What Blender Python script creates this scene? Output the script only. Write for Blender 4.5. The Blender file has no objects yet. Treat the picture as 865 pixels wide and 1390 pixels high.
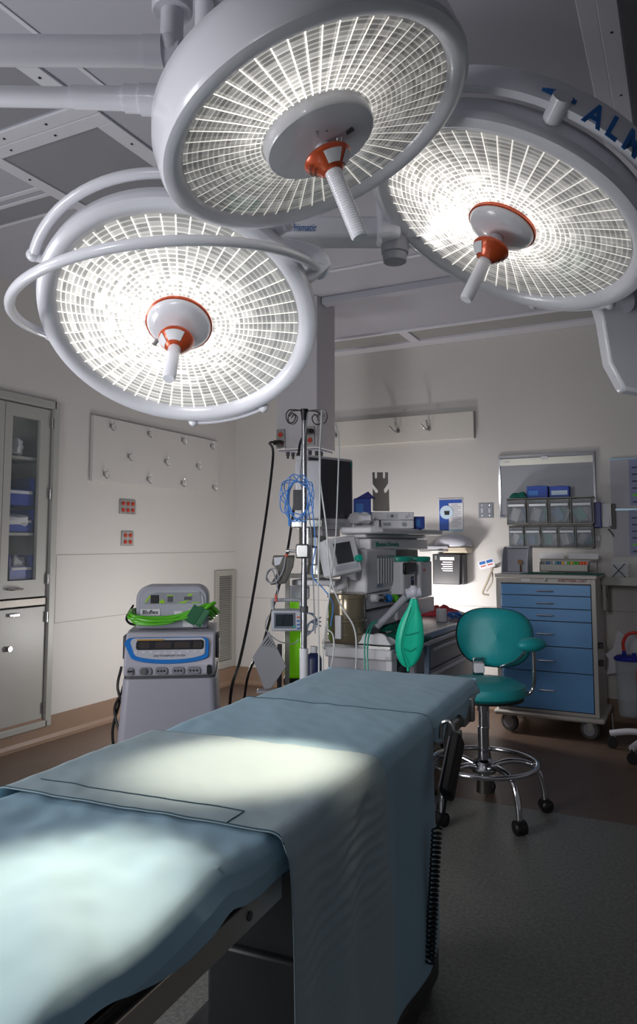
import bpy, bmesh, math, random
from mathutils import Vector, Matrix, Euler
random.seed(7)
PI = math.pi
SC = bpy.context.scene
COL = SC.collection
R = math.radians

# ---------------------------------------------------------------- camera geometry (865 x 1390)
FPX = 1000.0
TILT = math.atan(87 / FPX)          # camera looks slightly upwards
HEAD = math.atan(499 / FPX)         # camera turned left of the room's long axis
CAM = Vector((0, 0, 1.35))
def ray(u, v):
    a = (u - 432.5) / FPX
    y = (650 - v) / FPX
    up = y * math.cos(TILT) + math.sin(TILT)
    b = math.cos(TILT) - y * math.sin(TILT)
    return Vector((a * math.cos(HEAD) - b * math.sin(HEAD), a * math.sin(HEAD) + b * math.cos(HEAD), up))
def at(u, v, s): return CAM + ray(u, v) * s
def onx(u, v, x): r = ray(u, v); return CAM + r * (x / r.x)
def ony(u, v, y): r = ray(u, v); return CAM + r * (y / r.y)
def onz(u, v, z): r = ray(u, v); return CAM + r * ((z - 1.35) / r.z)

# ---------------------------------------------------------------- materials
def lin(h):
    h = h.lstrip('#')
    c = [int(h[i:i + 2], 16) / 255 for i in (0, 2, 4)]
    return [x / 12.92 if x < .04045 else ((x + .055) / 1.055) ** 2.4 for x in c] + [1]
MATS = {}
def mat(name, col, rough=.5, metal=0., var=0., vs=6., bump=0., bs=60., emit=0., trans=0., alpha=1., coat=0., sheen=0.):
    if name in MATS: return MATS[name]
    m = bpy.data.materials.new(name); m.use_nodes = True
    nt = m.node_tree; b = nt.nodes['Principled BSDF']
    c = lin(col)
    b.inputs['Base Color'].default_value = c
    b.inputs['Roughness'].default_value = rough
    b.inputs['Metallic'].default_value = metal
    b.inputs['Transmission Weight'].default_value = trans
    b.inputs['Alpha'].default_value = alpha
    b.inputs['Coat Weight'].default_value = coat
    b.inputs['Sheen Weight'].default_value = sheen
    if emit:
        b.inputs['Emission Color'].default_value = c
        b.inputs['Emission Strength'].default_value = emit
    tc = nt.nodes.new('ShaderNodeTexCoord')
    n = nt.nodes.new('ShaderNodeTexNoise'); n.inputs['Scale'].default_value = vs; n.inputs['Detail'].default_value = 5
    nt.links.new(tc.outputs['Object'], n.inputs['Vector'])
    mx = nt.nodes.new('ShaderNodeMix'); mx.data_type = 'RGBA'
    k = var if var else .04
    mx.inputs['A'].default_value = [x * (1 - k) for x in c[:3]] + [1]
    mx.inputs['B'].default_value = [min(1, x * (1 + k)) for x in c[:3]] + [1]
    nt.links.new(n.outputs['Fac'], mx.inputs['Factor'])
    nt.links.new(mx.outputs['Result'], b.inputs['Base Color'])
    if bump:
        n2 = nt.nodes.new('ShaderNodeTexNoise'); n2.inputs['Scale'].default_value = bs; n2.inputs['Detail'].default_value = 3
        nt.links.new(tc.outputs['Object'], n2.inputs['Vector'])
        bp = nt.nodes.new('ShaderNodeBump'); bp.inputs['Strength'].default_value = bump; bp.inputs['Distance'].default_value = .01
        nt.links.new(n2.outputs['Fac'], bp.inputs['Height'])
        nt.links.new(bp.outputs['Normal'], b.inputs['Normal'])
    MATS[name] = m
    return m

# ---------------------------------------------------------------- geometry collector
def cat(pts, n=6, closed=False):
    P = [Vector(p) for p in pts]
    if len(P) < 3: return P
    out = []
    N = len(P)
    rng = range(N) if closed else range(N - 1)
    for i in rng:
        if closed:
            p0, p1, p2, p3 = P[(i - 1) % N], P[i], P[(i + 1) % N], P[(i + 2) % N]
        else:
            p1, p2 = P[i], P[i + 1]
            p0 = P[i - 1] if i else p1 * 2 - p2
            p3 = P[i + 2] if i + 2 < N else p2 * 2 - p1
        for k in range(n):
            t = k / n
            out.append(.5 * ((2 * p1) + (p2 - p0) * t + (2 * p0 - 5 * p1 + 4 * p2 - p3) * t * t + (3 * p1 - p0 - 3 * p2 + p3) * t ** 3))
    if not closed: out.append(P[-1])
    return out

class MB:
    def __init__(s): s.bm = bmesh.new()
    def face(s, pts):
        s.bm.faces.new([s.bm.verts.new(p) for p in pts]); return s
    def box(s, c, d, rot=None):
        M = Matrix.Translation(Vector(c))
        if rot is not None: M = M @ (rot if isinstance(rot, Matrix) else Euler(rot).to_matrix().to_4x4())
        M = M @ Matrix.Diagonal((d[0], d[1], d[2], 1))
        bmesh.ops.create_cube(s.bm, size=1, matrix=M); return s
    def bb(s, x0, x1, y0, y1, z0, z1):
        return s.box(((x0 + x1) / 2, (y0 + y1) / 2, (z0 + z1) / 2), (abs(x1 - x0), abs(y1 - y0), abs(z1 - z0)))
    def cyl(s, p0, p1, r0, r1=None, seg=20, caps=True):
        p0, p1 = Vector(p0), Vector(p1); d = p1 - p0
        if r1 is None: r1 = r0
        M = Matrix.Translation((p0 + p1) / 2) @ d.to_track_quat('Z', 'Y').to_matrix().to_4x4()
        bmesh.ops.create_cone(s.bm, cap_ends=caps, cap_tris=False, segments=seg, radius1=r0, radius2=r1, depth=d.length, matrix=M); return s
    def sph(s, c, r, sc=(1, 1, 1), rot=None, seg=16):
        M = Matrix.Translation(Vector(c))
        if rot is not None: M = M @ Euler(rot).to_matrix().to_4x4()
        M = M @ Matrix.Diagonal((r * sc[0], r * sc[1], r * sc[2], 1))
        bmesh.ops.create_uvsphere(s.bm, u_segments=seg, v_segments=max(8, seg // 2), radius=1, matrix=M); return s
    def tube(s, pts, r, seg=8, closed=False, smooth=6):
        P = cat(pts, smooth, closed) if smooth else [Vector(p) for p in pts]
        N = len(P); rings = []
        up = Vector((0, 0, 1)); nrm = None
        for i, p in enumerate(P):
            a = P[(i + 1) % N] if (closed or i < N - 1) else p
            b = P[(i - 1) % N] if (closed or i > 0) else p
            t = (a - b)
            if t.length < 1e-9: t = Vector((0, 0, 1))
            t.normalize()
            if nrm is None:
                nrm = t.cross(up if abs(t.z) < .9 else Vector((1, 0, 0))).normalized()
            else:
                nrm = (nrm - t * nrm.dot(t))
                if nrm.length < 1e-6: nrm = t.cross(up if abs(t.z) < .9 else Vector((1, 0, 0)))
                nrm.normalize()
            bi = t.cross(nrm)
            rr = r[min(len(r) - 1, int(i * len(r) / N))] if isinstance(r, (list, tuple)) else r
            rings.append([s.bm.verts.new(p + (nrm * math.cos(2 * PI * k / seg) + bi * math.sin(2 * PI * k / seg)) * rr) for k in range(seg)])
        for i in range(N if closed else N - 1):
            A, B = rings[i], rings[(i + 1) % N]
            for k in range(seg):
                s.bm.faces.new((A[k], A[(k + 1) % seg], B[(k + 1) % seg], B[k]))
        if not closed:
            s.bm.faces.new(rings[0]); s.bm.faces.new(list(reversed(rings[-1])))
        return s
    def lathe(s, prof, o=(0, 0, 0), axis=(0, 0, 1), seg=48, a0=0, a1=2 * PI, sx=1, sy=1):
        M = Matrix.Translation(Vector(o)) @ Vector(axis).to_track_quat('Z', 'Y').to_matrix().to_4x4()
        full = abs(a1 - a0 - 2 * PI) < 1e-6
        n = seg if full else seg + 1
        rings = []
        for r, h in prof:
            if r < 1e-7 and full: rings.append([s.bm.verts.new(M @ Vector((0, 0, h)))])
            else: rings.append([s.bm.verts.new(M @ Vector((r * sx * math.cos(a0 + (a1 - a0) * k / seg), r * sy * math.sin(a0 + (a1 - a0) * k / seg), h))) for k in range(n)])
        for A, B in zip(rings, rings[1:]):
            m = seg
            for k in range(m):
                k2 = (k + 1) % n if full else k + 1
                if len(A) == 1 and len(B) == 1: continue
                if len(A) == 1: s.bm.faces.new((A[0], B[k], B[k2]))
                elif len(B) == 1: s.bm.faces.new((A[k], A[k2], B[0]))
                else: s.bm.faces.new((A[k], A[k2], B[k2], B[k]))
        return s
    def prism(s, pts, d, M=None):
        """polygon pts in local XY, extruded by d along local Z"""
        M = M or Matrix()
        A = [s.bm.verts.new(M @ Vector((p[0], p[1], 0))) for p in pts]
        B = [s.bm.verts.new(M @ Vector((p[0], p[1], d))) for p in pts]
        s.bm.faces.new(list(reversed(A))); s.bm.faces.new(B)
        n = len(A)
        for i in range(n): s.bm.faces.new((A[i], A[(i + 1) % n], B[(i + 1) % n], B[i]))
        return s
    def grid(s, fn, nu, nv):
        V = [[s.bm.verts.new(fn(i / nu, j / nv)) for j in range(nv + 1)] for i in range(nu + 1)]
        for i in range(nu):
            for j in range(nv): s.bm.faces.new((V[i][j], V[i + 1][j], V[i + 1][j + 1], V[i][j + 1]))
        return s
    def build(s, name, m, parent=None, bev=0, smooth=True, world=False, solid=0, sub=0, recalc=True, M=None):
        me = bpy.data.meshes.new(name)
        if M is not None: s.bm.transform(M)
        if recalc: bmesh.ops.recalc_face_normals(s.bm, faces=s.bm.faces)
        org = Vector((0, 0, 0))
        if parent is None:
            vs = [v.co for v in s.bm.verts]
            org = Vector(((min(v.x for v in vs) + max(v.x for v in vs)) / 2, (min(v.y for v in vs) + max(v.y for v in vs)) / 2, min(v.z for v in vs)))
            bmesh.ops.translate(s.bm, verts=s.bm.verts, vec=-org)
        elif world:
            s.bm.transform(wm(parent).inverted())
        s.bm.to_mesh(me); s.bm.free()
        if smooth:
            for p in me.polygons: p.use_smooth = True
            me.set_sharp_from_angle(angle=R(38))
        if isinstance(m, (list, tuple)):
            for q in m: me.materials.append(q)
        else: me.materials.append(m)
        o = bpy.data.objects.new(name, me); COL.objects.link(o)
        if parent is not None: o.parent = parent
        else: o.location = org
        if solid:
            md = o.modifiers.new('solid', 'SOLIDIFY'); md.thickness = solid; md.offset = 0
        if bev:
            md = o.modifiers.new('bevel', 'BEVEL'); md.width = bev; md.segments = 2; md.limit_method = 'ANGLE'; md.angle_limit = R(40)
        if sub:
            md = o.modifiers.new('sub', 'SUBSURF'); md.levels = sub; md.render_levels = sub
        return o

def wm(o):
    M = Matrix.Translation(o.location) @ o.rotation_euler.to_matrix().to_4x4()
    return wm(o.parent) @ M if o.parent else M
def tag(o, label=None, category=None, group=None, kind=None):
    if label: o['label'] = label
    if category: o['category'] = category
    if group: o['group'] = group
    if kind: o['kind'] = kind
    return o
def thing(name, loc, rotz=0, label=None, category=None, group=None, rot=None):
    o = bpy.data.objects.new(name, None); COL.objects.link(o)
    o.empty_display_size = .1
    o.location = loc
    o.rotation_euler = rot if rot is not None else (0, 0, rotz)
    return tag(o, label, category, group)
def dup(root, loc, rotz=None, label=None, group=None):
    r = root.copy(); COL.objects.link(r); r.location = loc
    if rotz is not None: r.rotation_euler = (0, 0, rotz)
    if label: r['label'] = label
    if group: r['group'] = group
    for ch in list(root.children):
        c = ch.copy(); COL.objects.link(c); c.parent = r
        for g in list(ch.children):
            d = g.copy(); COL.objects.link(d); d.parent = c
    return r
def text(s, size, m, parent, M, name='lettering', shear=0, world=False, depth=.0004, sx=1, bold=0):
    cu = bpy.data.curves.new(name, 'FONT'); cu.body = s; cu.size = size; cu.extrude = depth
    cu.align_x = 'CENTER'; cu.align_y = 'CENTER'; cu.shear = shear; cu.offset = bold; cu.resolution_u = 3
    tmp = bpy.data.objects.new('tmp', cu); COL.objects.link(tmp)
    dg = bpy.context.evaluated_depsgraph_get(); dg.update()
    me = bpy.data.meshes.new_from_object(tmp.evaluated_get(dg)); me.name = name
    bpy.data.objects.remove(tmp, do_unlink=True)
    me.transform(Matrix.Diagonal((sx, 1, 1, 1)))
    if world: M = wm(parent).inverted() @ M
    me.transform(M); me.materials.clear(); me.materials.append(m)
    o = bpy.data.objects.new(name, me); COL.objects.link(o); o.parent = parent
    return o
FRONT = Euler((PI / 2, 0, 0)).to_matrix().to_4x4()      # text facing -Y
FACEX = Euler((PI / 2, 0, PI / 2)).to_matrix().to_4x4()  # text facing +X
def T(*p): return Matrix.Translation(Vector(p))
def rrect(w, h, r, n=5):
    out = []
    for cx, cy, a in ((w / 2 - r, h / 2 - r, 0), (-w / 2 + r, h / 2 - r, 90), (-w / 2 + r, -h / 2 + r, 180), (w / 2 - r, -h / 2 + r, 270)):
        for k in range(n + 1):
            t = R(a + 90 * k / n); out.append((cx + r * math.cos(t), cy + r * math.sin(t)))
    return out

# palette
white_paint = mat('white_enamel', '#d9d9e0', .28, var=.03, coat=.3)
light_grey = mat('light_grey_plastic', '#b9bac4', .4)
mid_grey = mat('mid_grey_plastic', '#8f9099', .45)
dark_grey = mat('dark_grey_plastic', '#4b4b50', .5)
black = mat('black_rubber', '#121214', .45)
black_gloss = mat('black_screen', '#15171c', .12, coat=.5)
chrome = mat('chrome', '#d4d4d8', .12, 1., var=.05)
pole_chrome = mat('satin_chrome', '#9a9a9e', .28, 1., var=.1)
steel = mat('brushed_steel', '#a9a9a8', .3, 1., var=.12, vs=18, bump=.03, bs=120)
steel_dark = mat('aged_steel', '#6f6c68', .42, 1., var=.12)
teal_fabric = mat('teal_vinyl', '#1b9a9e', .42, var=.08, vs=30, bump=.12, bs=160)
teal = mat('teal_plastic', '#12a08a', .35)
teal_rub = mat('teal_rubber', '#1fcaa4', .33, var=.1, vs=9)
teal_cloth = mat('green_cloth', '#0d6b5a', .8, var=.2)
paper = mat('white_paper', '#d6d6da', .7)
ink = mat('black_ink', '#1a1a1c', .6)
red_plastic = mat('red_plastic', '#b8321a', .4)
orange = mat('orange_anodised', '#c4512a', .3, .35, coat=.4)
blue_box = mat('blue_card', '#2448a8', .5, var=.15, vs=25)
blue_lt = mat('light_blue_print', '#3a7fd0', .5)
blue_ink = mat('blue_ink', '#1560a8', .5)
blue_panel = mat('blue_panel', '#0f72c4', .35)
green_hose = mat('green_hose', '#55b31a', .35)
cream = mat('cream_plastic', '#a39a8a', .5)
grey_putty = mat('putty_metal', '#9c9a94', .42, var=.05)
clear = mat('clear_plastic', '#c9d0d6', .15, alpha=.32)
# ================================================================ ROOM SHELL
XL, YB, ZC = -4.0, 6.17, 3.12
wall_mat = mat('painted_wall', '#c6c3c0', .55, var=.03, vs=2, bump=.04, bs=90)
ceil_mat = mat('painted_ceiling', '#b0b0ba', .6, var=.03, vs=2, bump=.02, bs=60)
frame_mat = mat('ceiling_frame_paint', '#d2d2da', .4)
panel_mat = mat('filter_panel', '#8d8d94', .7, var=.08, vs=3)
cab_mat = mat('cabinet_paint', '#a3a39e', .4, var=.08, vs=4, bump=.04, bs=40)
cove_mat = mat('tan_cove_base', '#8a7260', .5, var=.08, vs=40)
seam_mat = mat('wall_seam', '#a5a19c', .7)

def floor_material():
    m = bpy.data.materials.new('speckled_sheet_floor'); m.use_nodes = True
    nt = m.node_tree; b = nt.nodes['Principled BSDF']; L = nt.links.new
    tc = nt.nodes.new('ShaderNodeTexCoord'); sp = nt.nodes.new('ShaderNodeSeparateXYZ'); L(tc.outputs['Object'], sp.inputs[0])
    # grey terrazzo-like inlay around the operating table, brown sheet elsewhere
    def lt(sock, val, op='LESS_THAN'):
        n = nt.nodes.new('ShaderNodeMath'); n.operation = op; L(sock, n.inputs[0]); n.inputs[1].default_value = val; return n.outputs[0]
    a = lt(sp.outputs['Y'], 3.955); c = lt(sp.outputs['X'], -2.1, 'GREATER_THAN')
    mu = nt.nodes.new('ShaderNodeMath'); mu.operation = 'MULTIPLY'; L(a, mu.inputs[0]); L(c, mu.inputs[1])
    n1 = nt.nodes.new('ShaderNodeTexNoise'); n1.inputs['Scale'].default_value = 70; n1.inputs['Detail'].default_value = 4
    n1.inputs['Roughness'].default_value = .8
    L(tc.outputs['Object'], n1.inputs['Vector'])
    n3 = nt.nodes.new('ShaderNodeTexNoise'); n3.inputs['Scale'].default_value = 2; L(tc.outputs['Object'], n3.inputs['Vector'])
    def ramp(c0, c1):
        r = nt.nodes.new('ShaderNodeValToRGB'); r.color_ramp.elements[0].color = lin(c0); r.color_ramp.elements[1].color = lin(c1)
        r.color_ramp.elements[0].position = .35; r.color_ramp.elements[1].position = .65; L(n1.outputs['Fac'], r.inputs[0]); return r.outputs[0]
    g = ramp('#5f605c', '#8b8c86'); br = ramp('#5f4d41', '#715d50')
    mx = nt.nodes.new('ShaderNodeMix'); mx.data_type = 'RGBA'; L(mu.outputs[0], mx.inputs['Factor']); L(br, mx.inputs['A']); L(g, mx.inputs['B'])
    L(mx.outputs['Result'], b.inputs['Base Color'])
    r2 = nt.nodes.new('ShaderNodeMapRange'); r2.inputs['To Min'].default_value = .38; r2.inputs['To Max'].default_value = .55
    L(n3.outputs['Fac'], r2.inputs['Value']); L(r2.outputs[0], b.inputs['Roughness'])
    return m
def struct(o): o['kind'] = 'structure'; return o
fl = MB().bb(-5, 3.4, -2.5, YB + .2, -.1, 0).build('floor', floor_material(), smooth=False)
# keep object coordinates equal to room coordinates for the inlay
dv = fl.location.copy(); fl.data.transform(Matrix.Translation(dv)); fl.location = (0, 0, 0); struct(fl)
struct(MB().bb(-5, 3.4, -2.5, YB + .2, ZC, ZC + .1).build('ceiling', ceil_mat, smooth=False))
struct(MB().bb(-5, 3.4, YB, YB + .2, 0, ZC).build('wall_back', wall_mat, smooth=False))
CY0, CY1, CZ0, CZ1 = 2.30, 3.80, .12, 2.31   # opening of the built-in cabinet
w = MB()
w.bb(XL - .2, XL, CY1, YB, 0, ZC); w.bb(XL - .2, XL, -2.5, CY0, 0, ZC)
w.bb(XL - .2, XL, CY0, CY1, CZ1, ZC); w.bb(XL - .2, XL, CY0, CY1, 0, CZ0)
struct(w.build('wall_left', wall_mat, smooth=False))
def cove(name, pts, nrm):
    b = MB()
    (x0, y0), (x1, y1) = pts
    pr = [(0, 0), (.05, 0), (.022, .012), (.01, .035), (.008, .155), (0, .16)]
    for (a, h), (c, k) in zip(pr, pr[1:]):
        b.face([(x0 + nrm[0] * a, y0 + nrm[1] * a, h), (x1 + nrm[0] * a, y1 + nrm[1] * a, h), (x1 + nrm[0] * c, y1 + nrm[1] * c, k), (x0 + nrm[0] * c, y0 + nrm[1] * c, k)])
    struct(b.build(name, cove_mat, smooth=False))
cove('baseboard_left', [(XL, -2.5), (XL, YB)], (1, 0))
cove('baseboard_back', [(XL, YB), (3.4, YB)], (0, -1))
# panel seams on the left and back walls
s_ = MB()
s_.bb(XL, XL + .002, CY1 + .06, YB, 1.262, 1.268); s_.bb(XL, XL + .002, CY1 + .06, 4.75, .786, .791)
s_.bb(XL, XL + .0015, CY1 + .06, CY1 + .064, .79, 1.26)
struct(s_.build('trim_1', seam_mat, smooth=False))
struct(MB().bb(XL, 3.4, YB - .002, YB, .82, .826).build('trim_2', seam_mat, smooth=False))
# ceiling: access frames, filter panels and the closed light trough along the back wall
tr = 3
def strip(x0, x1, y0, y1, h=.012, m=frame_mat, z=ZC):
    global tr
    o = struct(MB().bb(x0, x1, y0, y1, z - h, z).build('trim_%d' % tr, m, bev=.003, smooth=False)); tr += 1; return o
strip(-4.0, -2.09, 2.10, 2.175); strip(-4.0, -2.09, 2.18, 2.255)
strip(-2.175, -2.09, 2.255, 4.2); strip(-2.83, -2.755, 2.255, 4.2)
strip(-2.165, -2.09, .5, 2.10)
strip(-4.0, -2.83, 2.53, 2.56, .008); strip(-4.0, -2.83, 2.60, 2.625, .008)
strip(-4.0, -2.83, 2.77, 2.79, .006)
strip(-1.97, -1.95, .5, 2.10, .006)
strip(-.26, -.20, .5, 4.3, .01); strip(-.20, -.135, .5, 4.3, .014)
strip(-2.75, -2.18, 2.26, 4.19, .003, panel_mat); strip(-4., -2.84, 2.63, 2.76, .003, panel_mat)
strip(-4.0, -2.17, .5, 2.09, .003, panel_mat)
strip(-.134, 3.4, .5, 4.3, .02, mat('dark_filter', '#55555c', .7))
strip(-2.3, 3.4, 4.66, 4.74, .05, ceil_mat); strip(-2.3, -.9, 4.2, 4.22, .012)
strip(XL, 3.4, YB - .15, YB - .002, .025, frame_mat); strip(XL, 3.4, YB - .50, YB - .46, .02, frame_mat)
for x0, x1 in ((-4.0, -2.1), (-2.02, -.5), (-.42, 1.5)):
    strip(x0, x1, YB - .455, YB - .155, .004, mat('frosted_diffuser', '#9a9a98', .3))
strip(-2.1, -2.02, YB - .46, YB - .15, .02, frame_mat)
sc_ = MB()
for x, y in ((-2.60, 2.138), (-2.35, 2.138), (-2.65, 2.218), (-2.38, 2.218), (-2.13, 2.42), (-2.13, 2.75), (-2.79, 2.45), (-2.79, 2.8), (-2.13, 1.9), (-.165, 2.6), (-.165, 3.0)):
    sc_.cyl((x, y, ZC - .015), (x, y, ZC - .010), .006, seg=10)
struct(sc_.build('trim_40', black))

# ================================================================ CAMERA
cd = bpy.data.cameras.new('camera'); cam = bpy.data.objects.new('camera', cd); COL.objects.link(cam)
cam.location = CAM; cam.rotation_euler = (PI / 2 + TILT, 0, HEAD)
cd.sensor_width = 36; cd.sensor_fit = 'AUTO'; cd.lens = FPX * 36 / 1390; cd.shift_y = -45 / 1390
cd.clip_start = .02
SC.camera = cam

# ================================================================ LEFT WALL
# built-in storage cabinet -------------------------------------------------
gl_mat = mat('cabinet_glass', '#9aa4a8', .05, alpha=.12, coat=.5)
cb = thing('storage_cabinet', (XL, 3.05, CZ0), 0, 'grey built-in wall cabinet with glass-fronted upper doors and steel strip', 'cabinet')
c = MB()
c.bb(-4.44, -4.42, CY0, CY1, CZ0, CZ1); c.bb(-4.42, -4.02, CY0, CY0 + .02, CZ0, CZ1); c.bb(-4.42, -4.02, CY1 - .02, CY1, CZ0, CZ1)
c.bb(-4.42, -4.02, CY0, CY1, CZ1 - .02, CZ1); c.bb(-4.42, -4.02, CY0, CY1, CZ0, CZ0 + .02)
c.build('carcass', cab_mat, cb, world=True, smooth=False)
f = MB()
f.bb(-4.03, -3.975, CY1 - .018, CY1 + .035, CZ0 - .02, CZ1 + .04); f.bb(-4.03, -3.975, CY0 - .03, CY0 + .02, CZ0 - .02, CZ1 + .04)
f.bb(-4.03, -3.975, CY0, CY1, CZ1 - .015, CZ1 + .04); f.bb(-4.03, -3.975, CY0, CY1, CZ0 - .02, CZ0 + .022)
f.build('frame', cab_mat, cb, world=True, bev=.004)
for z in (1.42, 1.94, 1.095): MB().bb(-4.42, -4.04, CY0 + .02, CY1 - .02, z - .02, z).build('shelf', cab_mat, cb, world=True, bev=.002)
def glass_door(y0, y1, g0, g1, hy):
    d = MB()
    x0, x1 = -4.03, -4.0
    d.bb(x0, x1, y0, g0, .985, 2.285); d.bb(x0, x1, g1, y1, .985, 2.285)
    d.bb(x0, x1, g0, g1, .985, 1.1); d.bb(x0, x1, g0, g1, 2.2, 2.285)
    o = d.build('glass_door', cab_mat, cb, world=True, smooth=False)
    MB().bb(-4.02, -4.016, g0 + .001, g1 - .001, 1.1, 2.2).build('pane', gl_mat, o, world=True, smooth=False)
    h = MB().tube([(-3.998, hy - .05, 1.045), (-3.965, hy - .04, 1.045), (-3.965, hy + .04, 1.045), (-3.998, hy + .05, 1.045)], .008)
    h.build('handle', chrome, o, world=True)
    return o
def hinge(par, y, z): MB().cyl((-3.985, y, z - .035), (-3.985, y, z + .035), .009, seg=12).build('hinge', steel, par, world=True)
def lower_door(y0, y1, hy):
    o = MB().bb(-4.03, -3.998, y0, y1, .148, .915).build('door', cab_mat, cb, world=True, bev=.003)
    MB().box((-3.985, hy, .875), (.012, .085, .022)).build('handle', chrome, o, world=True, bev=.004)
    MB().cyl((-4.0, hy - .035, .66), (-3.972, hy - .035, .66), .018).build('lock', steel, o, world=True)
    return o
g = glass_door(3.385, 3.778, 3.445, 3.682, 3.50)
for z in (2.19, 1.69, 1.10): hinge(g, 3.775, z)
glass_door(2.99, 3.38, 3.05, 3.32, 3.27)
l = lower_door(3.385, 3.778, 3.50)
for z in (.84, .23): hinge(l, 3.775, z)
lower_door(2.99, 3.38, 3.27)
MB().bb(-4.03, -3.995, CY0 + .02, CY1 - .02, .925, .975).build('steel_strip', steel_dark, cb, world=True, bev=.003)
# contents
def lump(name, c, d, m, label, catg, seed=0, group=None):
    rnd = random.Random(seed); b = MB(); b.sph((0, 0, 0), 1, seg=24)
    for v in b.bm.verts:
        k = 1 + .22 * math.sin(v.co.x * 5 + seed) * math.cos(v.co.y * 6 + seed * 2) + rnd.uniform(-.06, .06)
        v.co = Vector((max(-1, min(1, v.co.x * 1.25)) * k, max(-1, min(1, v.co.y * 1.25)) * k, max(-.8, v.co.z) * k))
        v.co = Vector((c[0] + v.co.x * d[0], c[1] + v.co.y * d[1], c[2] + v.co.z * d[2] + .8 * d[2] * (1 if False else 0)))
    return tag(b.build(name, m), label, catg, group)
lump('folded_gown', (-4.2, 3.53, 2.01), (.13, .10, .08), paper, 'crumpled white plastic-wrapped bundle on the top cabinet shelf', 'bundle', 3)
def bin_(x, y, z, w, d, h, label, fill):
    t = thing('storage_bin', (x, y, z), PI / 2, label, 'bin', 'blue storage bins in the wall cabinet')
    b = MB(); q = .006
    b.bb(-w / 2, w / 2, -d / 2, d / 2, 0, q); b.bb(-w / 2, -w / 2 + q, -d / 2, d / 2, 0, h); b.bb(w / 2 - q, w / 2, -d / 2, d / 2, 0, h)
    b.bb(-w / 2, w / 2, d / 2 - q, d / 2, 0, h); b.bb(-w / 2, w / 2, -d / 2, -d / 2 + q, 0, h * .55)
    b.build('tray', mat('blue_bin_plastic', '#1138a0', .35), t, smooth=False)
    MB().bb(-w * .42, w * .42, -d / 2 - .004, -d / 2, h * .42, h * .52).build('label_strip', paper, t)
    return t
bin_(-4.2, 3.57, 1.421, .24, .30, .16, 'lower blue storage bin holding white packets on middle cabinet shelf', 1)
bin_(-4.2, 3.57, 1.60, .24, .30, .20, 'upper blue storage bin with tall back stacked on another bin', 1)
bin_(-4.2, 3.60, 1.096, .20, .30, .17, 'blue storage bin on the lowest cabinet shelf behind glass', 1)
lump('packet_pile', (-4.13, 3.57, 1.50), (.09, .09, .045), paper, 'white wrapped packets lying in the blue cabinet bin', 'packets', 5)
lump('packet_pile', (-4.12, 3.61, 1.19), (.04, .05, .07), paper, 'pale gloves standing in the lowest blue cabinet bin', 'gloves', 9)
tag(MB().bb(-4.3, -4.1, 3.45, 3.53, 1.096, 1.27).build('carton', dark_grey, bev=.004), 'dark carton beside the blue bin on lowest cabinet shelf', 'carton')
tag(MB().bb(-4.3, -4.1, 3.455, 3.53, 1.805, 1.885).build('carton', black, bev=.004), 'small black carton sitting in the upper blue cabinet bin', 'carton')

# hook panel ----------------------------------------------------------------
pb = thing('hook_board', (XL, 4.99, 1.81), 0, 'long pale wall board with rows of metal hooks on left wall', 'hook board')
MB().bb(XL, XL + .03, 4.16, 5.815, 1.815, 2.313).build('board', wall_mat, pb, world=True, bev=.003)
def jhook(y, z, par=pb, down=True):
    x = XL + .03
    b = MB(); b.box((x + .003, y, z), (.006, .018, .03))
    b.tube([(x + .004, y, z), (x + .02, y, z - .03), (x + .045, y, z - .035), (x + .052, y, z - .005)], .004)
    b.tube([(x + .004, y, z + .012), (x + .03, y, z + .015), (x + .04, y, z + .035)], .003)
    b.build('hook', steel, par, world=True)
for u, v in ((150, 578), (201, 588), (247, 597), (286, 605), (174, 619), (224, 626), (267, 632), (141, 643), (200, 650), (246, 655), (289, 661)):
    p = onx(u, v, XL + .03); jhook(p.y, p.z)

def outlet(y, z, nx, nz, label, pw, ph):
    t = thing('power_outlet', (XL, y, z), PI / 2, label, 'outlet')
    MB().bb(-pw / 2, pw / 2, -.012, 0, -ph / 2, ph / 2).build('plate', steel, t, bev=.003)
    for i in range(nx):
        for j in range(nz):
            cx = (i - (nx - 1) / 2) * pw / (nx + .3); cz = (j - (nz - 1) / 2) * ph / (nz + .2)
            r = MB().cyl((cx, -.012, cz), (cx, -.017, cz), .017, seg=20).build('receptacle', red_plastic, t, bev=.001)
            MB().box((cx - .006, -.0175, cz + .003), (.003, .001, .008)).box((cx + .006, -.0175, cz + .003), (.003, .001, .008)).build('slot', black, r)
outlet(4.585, 1.637, 3, 2, 'upper steel wall outlet plate with six red sockets', .185, .115)
outlet(4.59, 1.385, 2, 2, 'lower steel wall outlet plate with four red sockets', .135, .115)

# louvre vent -----------------------------------------------------------------
vt = thing('air_vent', (XL, 5.98, .15), 0, 'tall grey louvred air return grille near the room corner', 'vent')
b = MB(); y0, y1, z0, z1 = 5.815, 6.15, .165, 1.09
b.bb(XL, XL + .025, y0, y0 + .055, z0, z1); b.bb(XL, XL + .025, y1 - .055, y1, z0, z1); b.bb(XL, XL + .025, y0 + .055, y1 - .055, z0, z0 + .07); b.bb(XL, XL + .025, y0 + .055, y1 - .055, z1 - .055, z1)
b.build('frame', grey_putty, vt, world=True, bev=.003)
MB().bb(XL, XL + .004, y0 + .05, y1 - .05, z0 + .05, z1 - .05).build('backing', dark_grey, vt, world=True, smooth=False)
b = MB(); z = z0 + .085
while z < z1 - .06:
    b.box((XL + .013, (y0 + y1) / 2, z), (.022, y1 - y0 - .11, .003), (0, .6, 0)); z += .0215
b.build('louvres', grey_putty, vt, world=True, smooth=False)
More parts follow.
